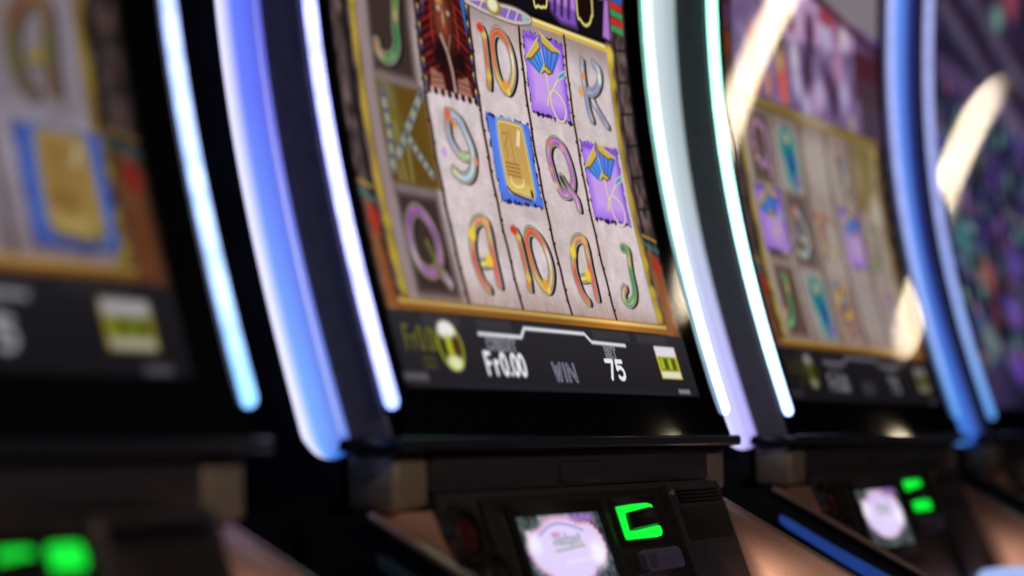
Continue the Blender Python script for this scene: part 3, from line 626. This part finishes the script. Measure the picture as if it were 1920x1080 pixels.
def paint_right(res):
    c = Canvas(.0265, .5575, .0485, .640, res, (16, 12, 14)); frame(c); reel_base(c, rgb(182, 166, 160))
    for t in ROWT: c.rect(COLX[0] - .03, COLX[0] + .03, t - .04, t + .04, rgb(92, 66, 58), soft=10, a=.8); 
    c.rect(COLX[1] - .034, COLX[1] + .034, .206, .293, rgb(96, 72, 66), soft=10, a=.75)
    c.rect(COLX[4] - .04, COLX[4] + .035, .295, .378, rgb(136, 116, 60), soft=14, a=.85); c.blob(.34, .34, .09, .03, rgb(214, 204, 196), 1.2, .7); c.blob(.49, .30, .02, .02, rgb(214, 206, 196), 1, .8)
    g_q(c, -.264, .087); g_teal(c, .201, .335); g_flower(c, -.264, -.081); g_nine(c, -.002, -.005); g_flower(c, .010, -.081); g_j(c, TR['J5'], -.372, .0, .0045); g_teal(c, .205, .160); g_r(c, -.185, -.170)
    g_ten(c, -.002, -.088); g_r(c, -.0900, .003); g_nine(c, .178, .087); g_a(c, .0905, -.002); g_q(c, .090, -.088); g_j(c, TR['J5'], -.010, .088, .004)
    for x in (.242, .330, .419): c.rect(x - .010, x + .010, .12, .38, rgb(120, 92, 80), soft=14, a=.45)
    c.blob(.30, .34, .05, .03, rgb(196, 182, 172), 1.3, .75); c.blob(.31, .24, .05, .035, rgb(200, 188, 182), 1.2, .6); c.blob(.42, .16, .07, .04, rgb(176, 164, 160), 1.2, .6); c.blob(.47, .24, .03, .03, rgb(168, 150, 132), 1.2, .6)
    c.tube(shift(TR['A'], .19, .172), .004, [(196, 150, 130), (176, 130, 120), (200, 170, 150)], shadow=.4); seps(c, (96, 70, 60))
    # upper picture: purple hall with posts, pale banner and red figures
    c.rect(.055, .555, .3895, .64, rgb(120, 84, 156), soft=3)
    w = c.win(.056, .53, .395, .63); sl, X, T = w; n = (.5 * c.noise(.030, X.shape) + .5 * c.noise(.012, X.shape))[..., None]; c.put(sl, np.ones(X.shape), rgb(104, 80, 126) * (1 - n) + rgb(176, 150, 196) * n)
    c.poly([(.152, .470), (.46, .498), (.46, .560), (.152, .545)], rgb(206, 166, 214), 8); 
    for k in range(5): c.rect(.185 + .05 * k, .215 + .05 * k, .488 + .003 * k, .512 + .003 * k, rgb(226, 210, 232) if k % 2 else rgb(150, 84, 120), soft=8, a=.8)
    c.poly([(.33, .545), (.555, .530), (.555, .60), (.33, .62)], rgb(150, 140, 146), 8); c.line([(.31, .545), (.555, .512)], .006, rgb(60, 30, 40), 8, .9); c.rect(.46, .555, .44, .505, rgb(80, 32, 40), soft=10, a=.9); c.rect(.475, .55, .39, .47, rgb(80, 62, 74), soft=10, a=.9)
    for x, t, col in ((.114, .425, (206, 90, 60)), (.200, .435, (222, 70, 76)), (.196, .460, (206, 170, 120))): c.blob(x, t, .017, .030, rgb(*col), .8)
    for x, t in ((.284, .445), (.376, .430), (.30, .49), (.20, .487)): c.blob(x, t, .012, .028, rgb(72, 40, 66), .8)
    for x, t in ((.250, .428), (.33, .43), (.36, .50), (.28, .405), (.42, .44)): c.blob(x, t, .016, .018, rgb(206, 190, 230), 1)
    for x, t, rx, rt, col in ((.115, .455, .014, .022, (200, 84, 70)), (.155, .415, .010, .016, (226, 150, 120)), (.205, .412, .013, .020, (230, 120, 110)), (.245, .460, .012, .020, (236, 224, 240)), (.315, .415, .013, .016, (220, 180, 226)), (.40, .47, .016, .02, (210, 150, 190)), (.35, .455, .010, .018, (90, 50, 80)), (.44, .405, .012, .012, (200, 170, 150)), (.23, .50, .02, .012, (120, 50, 70)), (.36, .525, .03, .010, (170, 60, 80)), (.15, .49, .015, .02, (110, 60, 120)), (.42, .51, .014, .014, (236, 226, 236))): c.blob(x, t, rx, rt, rgb(*col), .8, .9)
    c.line([(.056, .3900), (.525, .3900)], .0058, rgb(66, 48, 26), 3); c.line([(.056, .3905), (.525, .3905)], .0042, rgb(156, 132, 76), 3); c.blob(.30, .3905, .06, .006, rgb(186, 166, 140), .8)
    c.rect(.028, .052, .395, .64, rgb(70, 44, 40), soft=6); 
    for t, col in ((.50, (150, 90, 50)), (.46, (90, 60, 90)), (.43, (120, 60, 40)), (.55, (140, 120, 160)), (.60, (90, 60, 50))): c.rect(.03, .05, t, t + .025, rgb(*col), soft=8)
    c.rect(.054, .066, .395, .64, rgb(130, 110, 160), soft=6); status_bar(c); c.rect(.0265, .5575, .0485, .1075, rgb(22, 18, 22), soft=3, a=.45)
    return c

def paint_far(res):
    c = Canvas(.0265, .5575, .0485, .76, res, (26, 24, 44)); r = np.random.default_rng(11)
    w = c.win(.0265, .56, .0485, .76); sl, X, T = w; n = c.noise(.05, X.shape)[..., None]; c.put(sl, np.ones(X.shape), rgb(20, 20, 34) * (1 - n) + rgb(66, 54, 96) * n)
    pal = [(70, 130, 130), (110, 150, 150), (84, 62, 150), (56, 50, 120), (150, 70, 84), (120, 150, 140), (96, 60, 160), (70, 66, 150), (34, 40, 56), (30, 70, 70)]
    for i in range(11):
        for j in range(18):
            x, t = .04 + i * .050 + .02 * r.random(), .115 + j * .024 + .012 * r.random()
            if t > .50: continue
            col = np.array(pal[r.integers(len(pal))]) * (.5 + .6 * r.random()); c.blob(x, t, .012 + .016 * r.random(), .008 + .012 * r.random(), rgb(*col), .9, .9, r.random() * 3)
            if r.random() < .35: c.blob(x + .01, t + .004, .006, .007, rgb(*(np.array(pal[r.integers(len(pal))]) * 1.25).clip(0, 255)), .8, .9)
    hi = [(190, 120, 180), (120, 190, 180), (160, 130, 230), (200, 110, 110), (190, 200, 210)]
    for k in range(46): c.blob(.04 + .5 * r.random(), .11 + .42 * r.random(), .006 + .007 * r.random(), .005 + .008 * r.random(), rgb(*hi[r.integers(5)]), .8, .8)
    for k in range(5): c.line([(.04, .16 + .075 * k), (.55, .15 + .075 * k)], .0022, rgb(16, 14, 26), 6, .7)
    for k in range(4): c.line([(.135 + .1 * k, .11), (.135 + .1 * k, .49)], .0020, rgb(16, 14, 26), 6, .6)
    c.poly([(.03, .52), (.56, .49), (.56, .53), (.03, .56)], rgb(96, 74, 116), 10, .8)
    for a, b in (((.05, .66), (.54, .52)), ((.05, .735), (.54, .60))):                # slanted pale title bands
        c.line([a, b], .024, rgb(44, 22, 38), 16, .5); c.line([(a[0], a[1] - .028), (b[0], b[1] - .028)], .013, rgb(140, 134, 156), 14, .5)
        for k in range(16): f = (k + .5) / 16; x = a[0] + (b[0] - a[0]) * f; t = a[1] - .028 + (b[1] - a[1]) * f; c.rect(x - .006, x + .003, t - .009, t + .009, rgb(84, 74, 104), soft=5, a=.7)
    c.poly([(.05, .76), (.30, .76), (.05, .70)], rgb(70, 60, 110), 8); c.blob(.42, .70, .05, .03, rgb(150, 70, 90), 1); c.blob(.35, .66, .03, .02, rgb(120, 160, 150), 1)
    for x, t, col in ((.33, .43, (60, 44, 100)), (.49, .455, (76, 60, 120)), (.10, .30, (70, 130, 130)), (.38, .28, (110, 80, 180)), (.12, .15, (120, 150, 150)), (.23, .11, (110, 76, 190)), (.20, .25, (170, 96, 84)), (.30, .20, (130, 90, 200))): c.blob(x, t, .04, .025, rgb(*col), 1, .85)
    return c

def paint_player_display(res):
    w_, h_ = .140, .066; c = Canvas(0, w_, 0, h_, res, (54, 62, 66))          # v runs downwards here
    sl, X, T = c.win(0, w_, 0, h_); n = c.noise(.004, X.shape)[..., None]; m = c.noise(.0015, X.shape)[..., None]; c.put(sl, np.ones(X.shape), rgb(30, 36, 40) * (1 - n) + rgb(150, 160, 160) * n * (.4 + .6 * m))
    c.rect(.080, .128, 0, .008, rgb(170, 120, 206), soft=12, a=.9); c.rect(.035, .085, 0, .006, rgb(230, 220, 240), soft=12, a=.8); c.blob(.011, .0145, .004, .0035, rgb(240, 240, 246), .8)
    P = [(.004, .028), (.008, .018), (.016, .0125), (.032, .0100), (.044, .0045), (.062, .0020), (.084, .0040), (.096, .0085), (.116, .0085), (.128, .0150), (.134, .0250), (.133, .0330), (.124, .0400), (.108, .0445), (.096, .0520), (.066, .0560), (.040, .0530), (.026, .0470), (.012, .0400)]
    S = c.smooth(P + [P[0]], 2)
    c.poly(S[:-1], rgb(214, 130, 170), 3, grow=.0008); c.poly(S[:-1], rgb(226, 206, 240), 3, grow=-.0014)
    L = [math.dist(a, b) for a, b in zip(S, S[1:])]; tot = sum(L); n = 92; acc = 0; k = 0
    for (a, b), l in zip(zip(S, S[1:]), L):
        while k < n and k * tot / n <= acc + l:
            f = (k * tot / n - acc) / l; c.blob(a[0] + (b[0] - a[0]) * f, a[1] + (b[1] - a[1]) * f, .0012, .0008, rgb(196, 70, 100) if k % 2 else rgb(246, 226, 240), .6); k += 1
        acc += l
    c.blob(.068, .030, .058, .024, rgb(226, 212, 254), .5, .95); c.blob(.016, .022, .010, .008, rgb(246, 240, 252), 1); c.blob(.118, .034, .012, .010, rgb(250, 244, 255), 1)
    arc = c.smooth([(.028, .0155), (.046, .0092), (.064, .0070), (.086, .0098), (.104, .0145)]); c.line(arc, .0007, rgb(120, 110, 180), 2.5, .8)
    return c
# ------------------------------------------------------------------ setting
def structure(o): o['kind'] = 'structure'; return o
bm = bmesh.new(); add_box(bm, -6, 12, -7, 4, -.1, 0); structure(bm_obj('floor', bm, M['carpet']))
bm = bmesh.new(); add_box(bm, -6, 12, -7, 4, H + 1.36, H + 1.44); structure(bm_obj('ceiling', bm, M['ceiling']))

LAMPS = [('nearest', -2.9, -2.35), ('second', -.45, -2.35), ('third', 4.80, -1.80), ('farthest', 7.16, -1.82)]  # first two are unseen, added to light the wings and pillars
for word, x, ly in LAMPS:
    t = thing('ceiling_light', 'round warm white ceiling downlight, the %s in the row facing the slot machines' % word, 'ceiling light', (x, ly, H + 1.36), 'ceiling lights reflected in the machine glass')
    bm = bmesh.new(); add_prism(bm, circ(0, 0, .052), lambda u, v, h: (u, v, h), -.05, -.001); bm_obj('housing', bm, M['white'], t)
    bm = bmesh.new(); add_prism(bm, circ(0, 0, .020), lambda u, v, h: (u, v, h), -.058, -.0501); bm_obj('lens', bm, M['lamp'], t)
    ld = bpy.data.lights.new('downlight_beam', 'SPOT'); ld.energy = 115; ld.color = (1.0, .80, .62); ld.spot_size = math.radians(142); ld.spot_blend = .35; ld.shadow_soft_size = .04
    lo = bpy.data.objects.new('downlight_beam', ld); C.objects.link(lo); lo.parent = t; lo.location = (0, 0, -.075)

# ------------------------------------------------------------------ one slot machine (origin on the floor under its left front edge)
INST_N = math.hypot(1, .35)
def SL(x, s, h):
    """point on the sloping instrument panel: s runs down it, h stands off it"""
    return (x, -.420 - s * .35 / INST_N - h / INST_N, H - .030 - s / INST_N + h * .35 / INST_N)

TSTR = np.linspace(.0375, 1.0, 150)
def tube_mesh(name, x, m, parent, r=.0052):
    y, z = prof(TSTR, .001); n = 10; P = np.empty((len(TSTR) + 4, n + 1, 3)); uv = np.empty((len(TSTR) + 4, n + 1, 2))
    ty, tz = np.gradient(y), np.gradient(z); l = np.hypot(ty, tz); ty, tz = ty / l, tz / l
    idx = [0, 0] + list(range(len(TSTR))) + [-1, -1]; rr = [0.0005, r * .7] + [r] * len(TSTR) + [r * .7, .0005]; ext = [-r, -r * .7] + [0] * len(TSTR) + [r * .7, r]
    for i, (k, ra, e) in enumerate(zip(idx, rr, ext)):
        for j in range(n + 1):
            a = 2 * math.pi * j / n; u, v = math.cos(a) * ra, math.sin(a) * ra
            P[i, j] = (x + u, y[k] - v * tz[k] + e * ty[k], z[k] + v * ty[k] + e * tz[k]); uv[i, j] = (j / n, TSTR[k])
    return link(name, grid_mesh(name, P, uv), m, parent)

TG = np.concatenate([np.linspace(-.003, .040, 30), np.linspace(.046, 1.0, 130)])
def side_light(name, x, sgn, m, parent, depth=.0380):
    """curved acrylic light guide bulging from the side wall"""
    n = 24; P = np.empty((len(TG), n + 1, 3)); uv = np.empty((len(TG), n + 1, 2))
    y, z = prof(TG)
    for j in range(n + 1):
        u = j / n; d = .0790 - depth * u
        bulge = .012 * math.sqrt(max(0, 1 - (2 * u - 1) ** 2))
        q = np.clip((TG + .003) / .020, 0, 1); taper = np.sqrt(np.clip(1 - (1 - q) ** 2, 0, 1)); mid = .0790 - depth * .5
        d = mid + (d - mid) * taper
        P[:, j, 0] = x + sgn * bulge * (.35 + .65 * taper); P[:, j, 1] = y + d; P[:, j, 2] = z; uv[:, j, 0] = u; uv[:, j, 1] = TG
    return link(name, grid_mesh(name, P, uv), m, parent)

def extrude_profile(name, d0, d1, x0, x1, t0, t1, m, parent, nt=90):
    """a slab that follows the front curve between the depths d0 (front) and d1 (back)"""
    ts = np.linspace(t0, t1, nt); y, z = prof(ts); bm = bmesh.new(); R = []
    for yy, zz in zip(y, z): R.append([bm.verts.new(p) for p in ((x0, yy + d0, zz), (x1, yy + d0, zz), (x1, yy + d1, zz), (x0, yy + d1, zz))])
    for A, B in zip(R, R[1:]):
        for k in range(4): bm.faces.new((A[k], A[(k + 1) % 4], B[(k + 1) % 4], B[k]))
    bm.faces.new(R[0][::-1]); bm.faces.new(R[-1])
    return bm_obj(name, bm, m, parent)

def make_screen(parent, paint, res, step, dim=1.0):
    c = paint(res); k = step; a = lin(c.a) * dim
    nt, nx = (c.nt // k) * k, (c.nx // k) * k
    a = a[:nt, :nx].reshape(nt // k, k, nx // k, k, 3).mean((1, 3))
    ts = c.t0 + (np.arange(nt // k) + .5) * res * k; x = c.x0 + (np.arange(nx // k) + .5) * res * k
    up = np.arange(ts[-1] + .008, .955, .008); a = np.concatenate([a, np.repeat(a[-1:], len(up), 0) * .8 + .01], 0)
    o = front_sheet('screen', x[0], x[-1], len(x), np.concatenate([ts, up]), .0012, M['screen'], parent, a)
    return o

def strip_pair(parent, ml, mr):
    tube_mesh('light_strip', 0.0, ml, parent); tube_mesh('light_strip', W, mr, parent)

GL = {}
def make_machine(k, label):
    t = thing('slot_machine', label, 'slot machine', (k * PITCH, 0, 0), 'slot machines standing in a row')
    # cabinet
    ts = np.linspace(.0, 1.03, 80); y, z = prof(ts); bm = bmesh.new()
    out = [(yy + .010, zz) for yy, zz in zip(y, z)] + [(.24, z[-1]), (.24, .0), (-.33, .0), (-.33, H - .06), (-.370, H - .03), (-.370, H - .0015)]
    add_prism(bm, out, lambda u, v, h: (h, u, v), .004, W - .004); bm_obj('cabinet', bm, M['body'], t)
    ts = np.concatenate([np.linspace(.010, .05, 40), np.linspace(.055, 1.02, 140)])
    o = front_sheet('bezel_glass', .006, W - .006, 24, ts, 0.49 * np.clip(.068 - ts, 0, 1) ** 2, M['glass'], t)      # lower edge rolls forward a little
    # sides: grey strip behind the light tube
    for x0, x1 in ((-.001, .0035), (W - .0035, W + .001)):
        extrude_profile('side_panel', .0085, .041, x0, x1, .0, 1.02, M['grey'], t)
    # ledge under the glass
    bm = bmesh.new(); add_box(bm, -.008, W + .008, -.430, -.345, H + .0020, H + .0120, .003); bm_obj('ledge', bm, M['lip'], t)
    # pillars and armrest wings
    for s in (0, 1):
        f = (lambda x: x) if s == 0 else (lambda x: W - x)
        bm = bmesh.new(); add_box(bm, min(f(.003), f(.050)), max(f(.003), f(.050)), -.4165, -.375, H - .040, H + .0015, .006, 3); bm_obj('pillar', bm, M['bronze'], t)
        bm = bmesh.new(); n = 14; rows = []
        for i in range(n + 1):
            zz = -.0415 - .1285 * i / n; yi = -.4175 - .52 * (-.0415 - zz) ; yo = -.397 - 1.78 * (-.0415 - zz)
            row = []
            for j in range(7):
                u = j / 6; x = .050 - .049 * u; yv = yi + (yo - yi) * u ** 1.6
                row.append(bm.verts.new((f(x), yv, H + zz)))
            row.append(bm.verts.new((f(.001), -.34, H + zz))); row.append(bm.verts.new((f(.050), -.34, H + zz))); rows.append(row)
        for A, B in zip(rows, rows[1:]):
            for j in range(len(A)):
                fc = bm.faces.new((A[j], A[(j + 1) % len(A)], B[(j + 1) % len(A)], B[j])); fc.material_index = 0 if j < 6 else 1
        bm.faces.new(rows[0]).material_index = 1; bm.faces.new(rows[-1]).material_index = 1
        wing = bm_obj('armrest_wing', bm, M['mesh'], t); wing.data.materials.append(M['body'])
        bm = bmesh.new(); add_tube(bm, [(f(.000), -.397, H - .043), (f(-.001), -.4745, H - .086), (f(-.001), -.6265, H - .171)], .0036)
        bm_obj('trim', bm, M['copper'], wing)
    # panel with the latch
    bm = bmesh.new(); add_box(bm, .0505, W - .0505, -.4185, -.36, H - .0285, H + .0005, .0015); fp = bm_obj('front_panel', bm, M['panel'], t)
    bm = bmesh.new(); add_prism(bm, rrect(.2510, .3310, H - .0262, H - .0080, .004), lambda u, v, h: (u, -.4186 - h, v), -.001, .0004, .0001); rim = bm_obj('latch_rim', bm, M['black'], fp)
    bm = bmesh.new(); add_prism(bm, rrect(.252, .330, H - .0252, H - .0090, .0035), lambda u, v, h: (u, -.4186 - h, v), -.001, .0008, .0003); la = bm_obj('latch', bm, M['panel'], fp)
    bm = bmesh.new(); add_prism(bm, rrect(.2570, .2660, H - .0240, H - .0100, .002), lambda u, v, h: (u, -.4193 - h, v), -.0005, .0006); bm_obj('keyhole_slot', bm, M['black'], la)
    # instrument panel
    bm = bmesh.new(); add_prism(bm, [(.0505, -.001), (W - .0505, -.001), (W - .0505, .155), (.0505, .155)], lambda u, v, h: SL(u, v, h), -.05, 0.0); ip = bm_obj('instrument_panel', bm, M['panel'], t)
    bm = bmesh.new(); add_prism(bm, rrect(.106, .424, .005, .150, .004), SL, -.001, .004, .001); mod = bm_obj('display_module', bm, M['module'], t)
    # player display
    bm = bmesh.new(); add_prism(bm, rrect(.134, .300, .0115, .101, .004), SL, .0038, .0075, .0015); pd = bm_obj('player_display', bm, M['black'], t)
    c = PD; a = lin(c.a); nt, nx = a.shape[:2]; P = np.empty((nt, nx, 3))
    for j in range(nt):
        s = .0233 + j * c.res; p0 = SL(0, s, .0078); P[j, :, 1] = p0[1]; P[j, :, 2] = p0[2]
    P[..., 0] = .1450 + np.arange(nx) * c.res
    if nt: link('picture', grid_mesh('picture', P[::-1], None, a[::-1]), M['screen'], pd)
    # lit ticket slot, button
    G = [(0.3279, 0.0201), (0.3573, 0.0190), (0.3869, 0.0186), (0.397, 0.0204), (0.3976, 0.0232), (0.3885, 0.0253), (0.3813, 0.0243), (0.3815, 0.0226), (0.3387, 0.026), (0.3375, 0.0291), (0.3351, 0.0421), (0.3463, 0.0419), (0.3938, 0.0391), (0.4002, 0.0398), (0.401, 0.0446), (0.3968, 0.0484), (0.3904, 0.0491), (0.3287, 0.049), (0.3267, 0.046)]
    bm = bmesh.new(); add_prism(bm, rrect(.318, .416, .012, .055, .003), SL, .0038, .0048, .0004); sl = bm_obj('card_slot', bm, M['black'], t)
    bm = bmesh.new(); add_prism(bm, G, SL, .0046, .0068, .0005); so = bm_obj('slot_light', bm, M['green'], sl); GL['open'] = so.data
    for key, bars in (('stacked', ((.332, .392, .0150, .0270), (.338, .400, .0405, .0525))), ('split', ((.362, .389, .0185, .0330), (.402, .429, .0175, .0320)))):
        bm = bmesh.new()
        for q in bars: add_prism(bm, rrect(*q, .003), SL, .0046, .0068, .0005)
        me = bpy.data.meshes.new('slot_light'); bmesh.ops.recalc_face_normals(bm, faces=bm.faces); bm.to_mesh(me); bm.free(); me.materials.append(M['green']); GL[key] = me
    bm = bmesh.new(); add_prism(bm, [(.3400, .0268), (.3809, .0236), (.3965, .0256), (.3935, .0384), (.3370, .0414)], SL, .0046, .0110, .001); bm_obj('slot_mouth', bm, M['black'], sl)
    bm = bmesh.new(); add_prism(bm, rrect(.340, .416, .0600, .0785, .004), SL, .0038, .0105, .002); bt = bm_obj('service_button', bm, M['button'], t)
    bm = bmesh.new(); add_prism(bm, rrect(.3470, .3610, .0635, .0755, .002), SL, .0103, .0112, .0003); bm_obj('button_icon', bm, M['button_dark'], bt)
    # left column: red and black round buttons
    for cx, cs, r, m in ((.072, .0320, .0245, 'red'), (.096, .0660, .0235, 'black')):
        bm = bmesh.new(); n = 40; O = circ(cx, cs, r, n); I = circ(cx, cs, r * .70, n)
        vo, vt, vi, vb = ([bm.verts.new(SL(*p, h)) for p in pp] for pp, h in ((O, 0.0), (circ(cx, cs, r * .93, n), .006), (I, .006), (I, .0005)))
        for A, B in ((vo, vt), (vt, vi), (vi, vb)):
            for q in range(n): bm.faces.new((A[q], A[(q + 1) % n], B[(q + 1) % n], B[q]))
        ring = bm_obj('round_button', bm, M['black'], t)
        bm = bmesh.new(); R = []
        for i in range(6):
            a = i / 5 * math.pi / 2; R.append([bm.verts.new(SL(*p, .001 + .0055 * math.cos(a))) for p in circ(cx, cs, max(.0004, r * .66 * math.sin(a)), n)])
        for A, B in zip(R, R[1:]):
            for q in range(n): bm.faces.new((A[q], A[(q + 1) % n], B[(q + 1) % n], B[q]))
        bm.faces.new(R[0]); bm_obj('button_cap', bm, M[m], ring)
    # right column: ticket printer
    bm = bmesh.new(); add_prism(bm, rrect(.434, .553, .003, .148, .003), SL, -.001, .009, .002); pr = bm_obj('ticket_printer', bm, M['panel'], t)
    bm = bmesh.new(); add_prism(bm, rrect(.446, .545, .026, .056, .002), SL, .0088, .0105, .001); bm_obj('printer_door', bm, M['module'], pr)
    for k2 in range(4): bm = bmesh.new(); add_prism(bm, rrect(.450, .542, .010 + .0033 * k2, .0118 + .0033 * k2, .0006), SL, .0088, .0125, .0004); bm_obj('ticket_guide', bm, M['black'], pr)
    bm = bmesh.new(); add_prism(bm, circ(.441, .012, .0028, 16), SL, .0088, .0110, .0006); bm_obj('lock', bm, M['copper'], pr)
    # button deck with the round play button, base below
    bm = bmesh.new(); add_box(bm, .030, W - .030, -.640, -.36, H - .215, H - .180, .006); dk = bm_obj('button_deck', bm, M['panel'], t)
    bm = bmesh.new(); R = []; n = 40
    for i in range(8):
        a = i / 7 * math.pi / 2; R.append([bm.verts.new((p[0], p[1], H - .179 + .028 * math.cos(a) ** .6)) for p in circ(.505, -.508, max(.0005, .056 * math.sin(a)), n)])
    for A, B in zip(R, R[1:]):
        for q in range(n): bm.faces.new((A[q], A[(q + 1) % n], B[(q + 1) % n], B[q]))
    bm.faces.new(R[0]); bm_obj('play_button', bm, M['spin'], dk)
    bm = bmesh.new(); add_box(bm, .004, W - .004, -.46, -.3305, .0, H - .2155, .004); bm_obj('base', bm, M['body'], t)
    return t

PD = paint_player_display(.0007)
# "Jackpot" in open pale lettering with its underline, a red line of small print above it
def _pd_text():
    c = PD; c.a = c.a[::-1].copy(); h = c.T[-1]; sh = lambda v: h - v
    c.rect(.048, .062, sh(.0170), sh(.0145), rgb(206, 110, 160), soft=3, a=.8)
    c.text('Jackpot', .0715, sh(.0200), .050, .0088, .0005, rgb(206, 206, 226), outline=(.0008, rgb(132, 140, 132)))
    c.line([(.047, sh(.0290)), (.098, sh(.0265))], .0008, rgb(150, 160, 130), 2.5, .9)
    for k in range(8): c.rect(.058 + .007 * k, .0625 + .007 * k, sh(.0400 - .0002 * k), sh(.0375 - .0002 * k), rgb(246, 244, 252), soft=3, a=.6)
    c.a = c.a[::-1].copy()
_pd_text()

BLUE = (.10, .22, 1.0)
m_cyanblue = strip_mat('cyan_blue_led', [(0, (.14, .50, 1.0)), (.12, (.38, .56, 1.0)), (.45, (.44, .50, 1.0))], 2.6, .2)
m_violet = strip_mat('violet_white_led', [(0, (.08, .30, 1.0)), (.06, (.42, .45, 1.0)), (.4, (.36, .38, 1.0))], 2.9, .16)
m_teal = strip_mat('teal_white_led', [(0, (.36, .45, 1.0)), (.10, (.55, .80, 1.0)), (.25, (.50, 1.0, .92)), (.45, (.35, 1.0, .72))], 3.4, .10)
m_lav = strip_mat('lavender_blue_led', [(0, (.05, .27, .80)), (.06, (.15, .39, .93)), (.15, (.31, .46, .97)), (.35, (.42, .48, .98)), (.6, (.47, .52, 1.0))], 1.12, .06)
g_blue = glow_mat('blue_light_guide', [(0, (.60, .58, 1.0)), (.12, (.95, .92, 1.2)), (.26, (.74, .78, 1.1)), (.50, (.16, .38, 1.0)), (1, (.02, .12, .60))],
                  [(0, (.50, .45, 1.0)), (.08, (.88, .84, 1.15)), (.28, (.70, .70, 1.1)), (.56, (.10, .17, .95)), (1, (.03, .06, .55))], 1.12, .06)
g_white = glow_mat('white_light_guide', [(0, (.40, .42, .95)), (.25, (.82, .80, 1.1)), (.5, (.55, .55, .98)), (.7, (.50, .48, .98)), (1, (.28, .26, .70))],
                   [(0, (.35, .45, .50)), (.20, (.66, .78, .82)), (.50, (.62, .70, .74)), (.75, (.42, .48, .52)), (1, (.32, .36, .39))], 1.12)
g_far = glow_mat('deep_blue_light_guide', [(0, (.10, .30, .90)), (.45, (.12, .34, .92)), (.55, (.05, .22, .78)), (.85, (.02, .12, .55)), (1, (.006, .03, .22))],
                 [(0, (.42, .46, .97)), (.42, (.42, .48, 1.0)), (.56, (.11, .27, .78)), (.78, (.10, .25, .78)), (.90, (.006, .018, .20)), (1, (.004, .01, .14))], 1.1, .05)  # front half of the ramp imitates a blue reflection on the side panel
m_sheen = emit_mat('blue_painted_sheen', (.014, .05, .26), .8); m_sheen_dim = emit_mat('dim_painted_sheen', (.004, .010, .014), .5)  # emission stands in for a blue reflection, no lamp there
SPEC = [(-1, 'slot machine at the left edge, gold tablet on blue, cyan light strip', paint_left, .001, 2, m_violet, m_cyanblue, g_blue),
        (0, 'sharply focused slot machine whose credit reads Fr0.00', paint_centre, .0005, 2, m_violet, m_teal, g_blue),
        (1, 'blurred slot machine between the white side light and the twin blue light strips', paint_right, .001, 2, m_teal, m_lav, g_white),
        (2, 'farthest slot machine at the right edge with a dark teal and purple screen', paint_far, .002, 1, m_lav, m_lav, g_far)]
proto = None
for k, label, paint, res, step, ml, mr, mg in SPEC:
    if proto is None:
        proto = make_machine(k, label); t = proto; shared = list(proto.children)
        for ch in shared:
            for g in ch.children:
                if g.name.startswith('slot_light'): g.data = GL['split']
    else:
        t = proto.copy(); C.objects.link(t); t.location = (k * PITCH, 0, 0); t['label'] = label
        for ch in shared:
            c = ch.copy(); C.objects.link(c); c.parent = t
            for g in ch.children:
                d = g.copy(); C.objects.link(d); d.parent = c
                if g.name.startswith('slot_light'): d.data = GL['open' if k == 0 else 'stacked']
    make_screen(t, paint, res, step, {-1: .42, 0: .93, 1: .66, 2: .78}[k]); strip_pair(t, ml, mr)
    side_light('side_light', -.001, -1, mg, t, .058 if k == 2 else .0380); side_light('side_light', W + .001, 1, {-1: g_blue, 0: g_white, 1: g_far, 2: g_far}[k], t)  # farthest left guide widened, its glow painting the panel's blue reflection
    bm = bmesh.new(); add_prism(bm, [(-.404, -.070), (-.412, -.073), (-.459, -.100), (-.53, -.137), (-.57, -.162), (-.55, -.163), (-.48, -.124), (-.412, -.083), (-.404, -.077)], lambda u, v, h: (h, u, H + v), .0005, -.0035, .001); bm_obj('accent_light', bm, m_sheen if k == 1 else m_sheen_dim, t)  # added ribbon that paints reflected blue along the wing's outer side
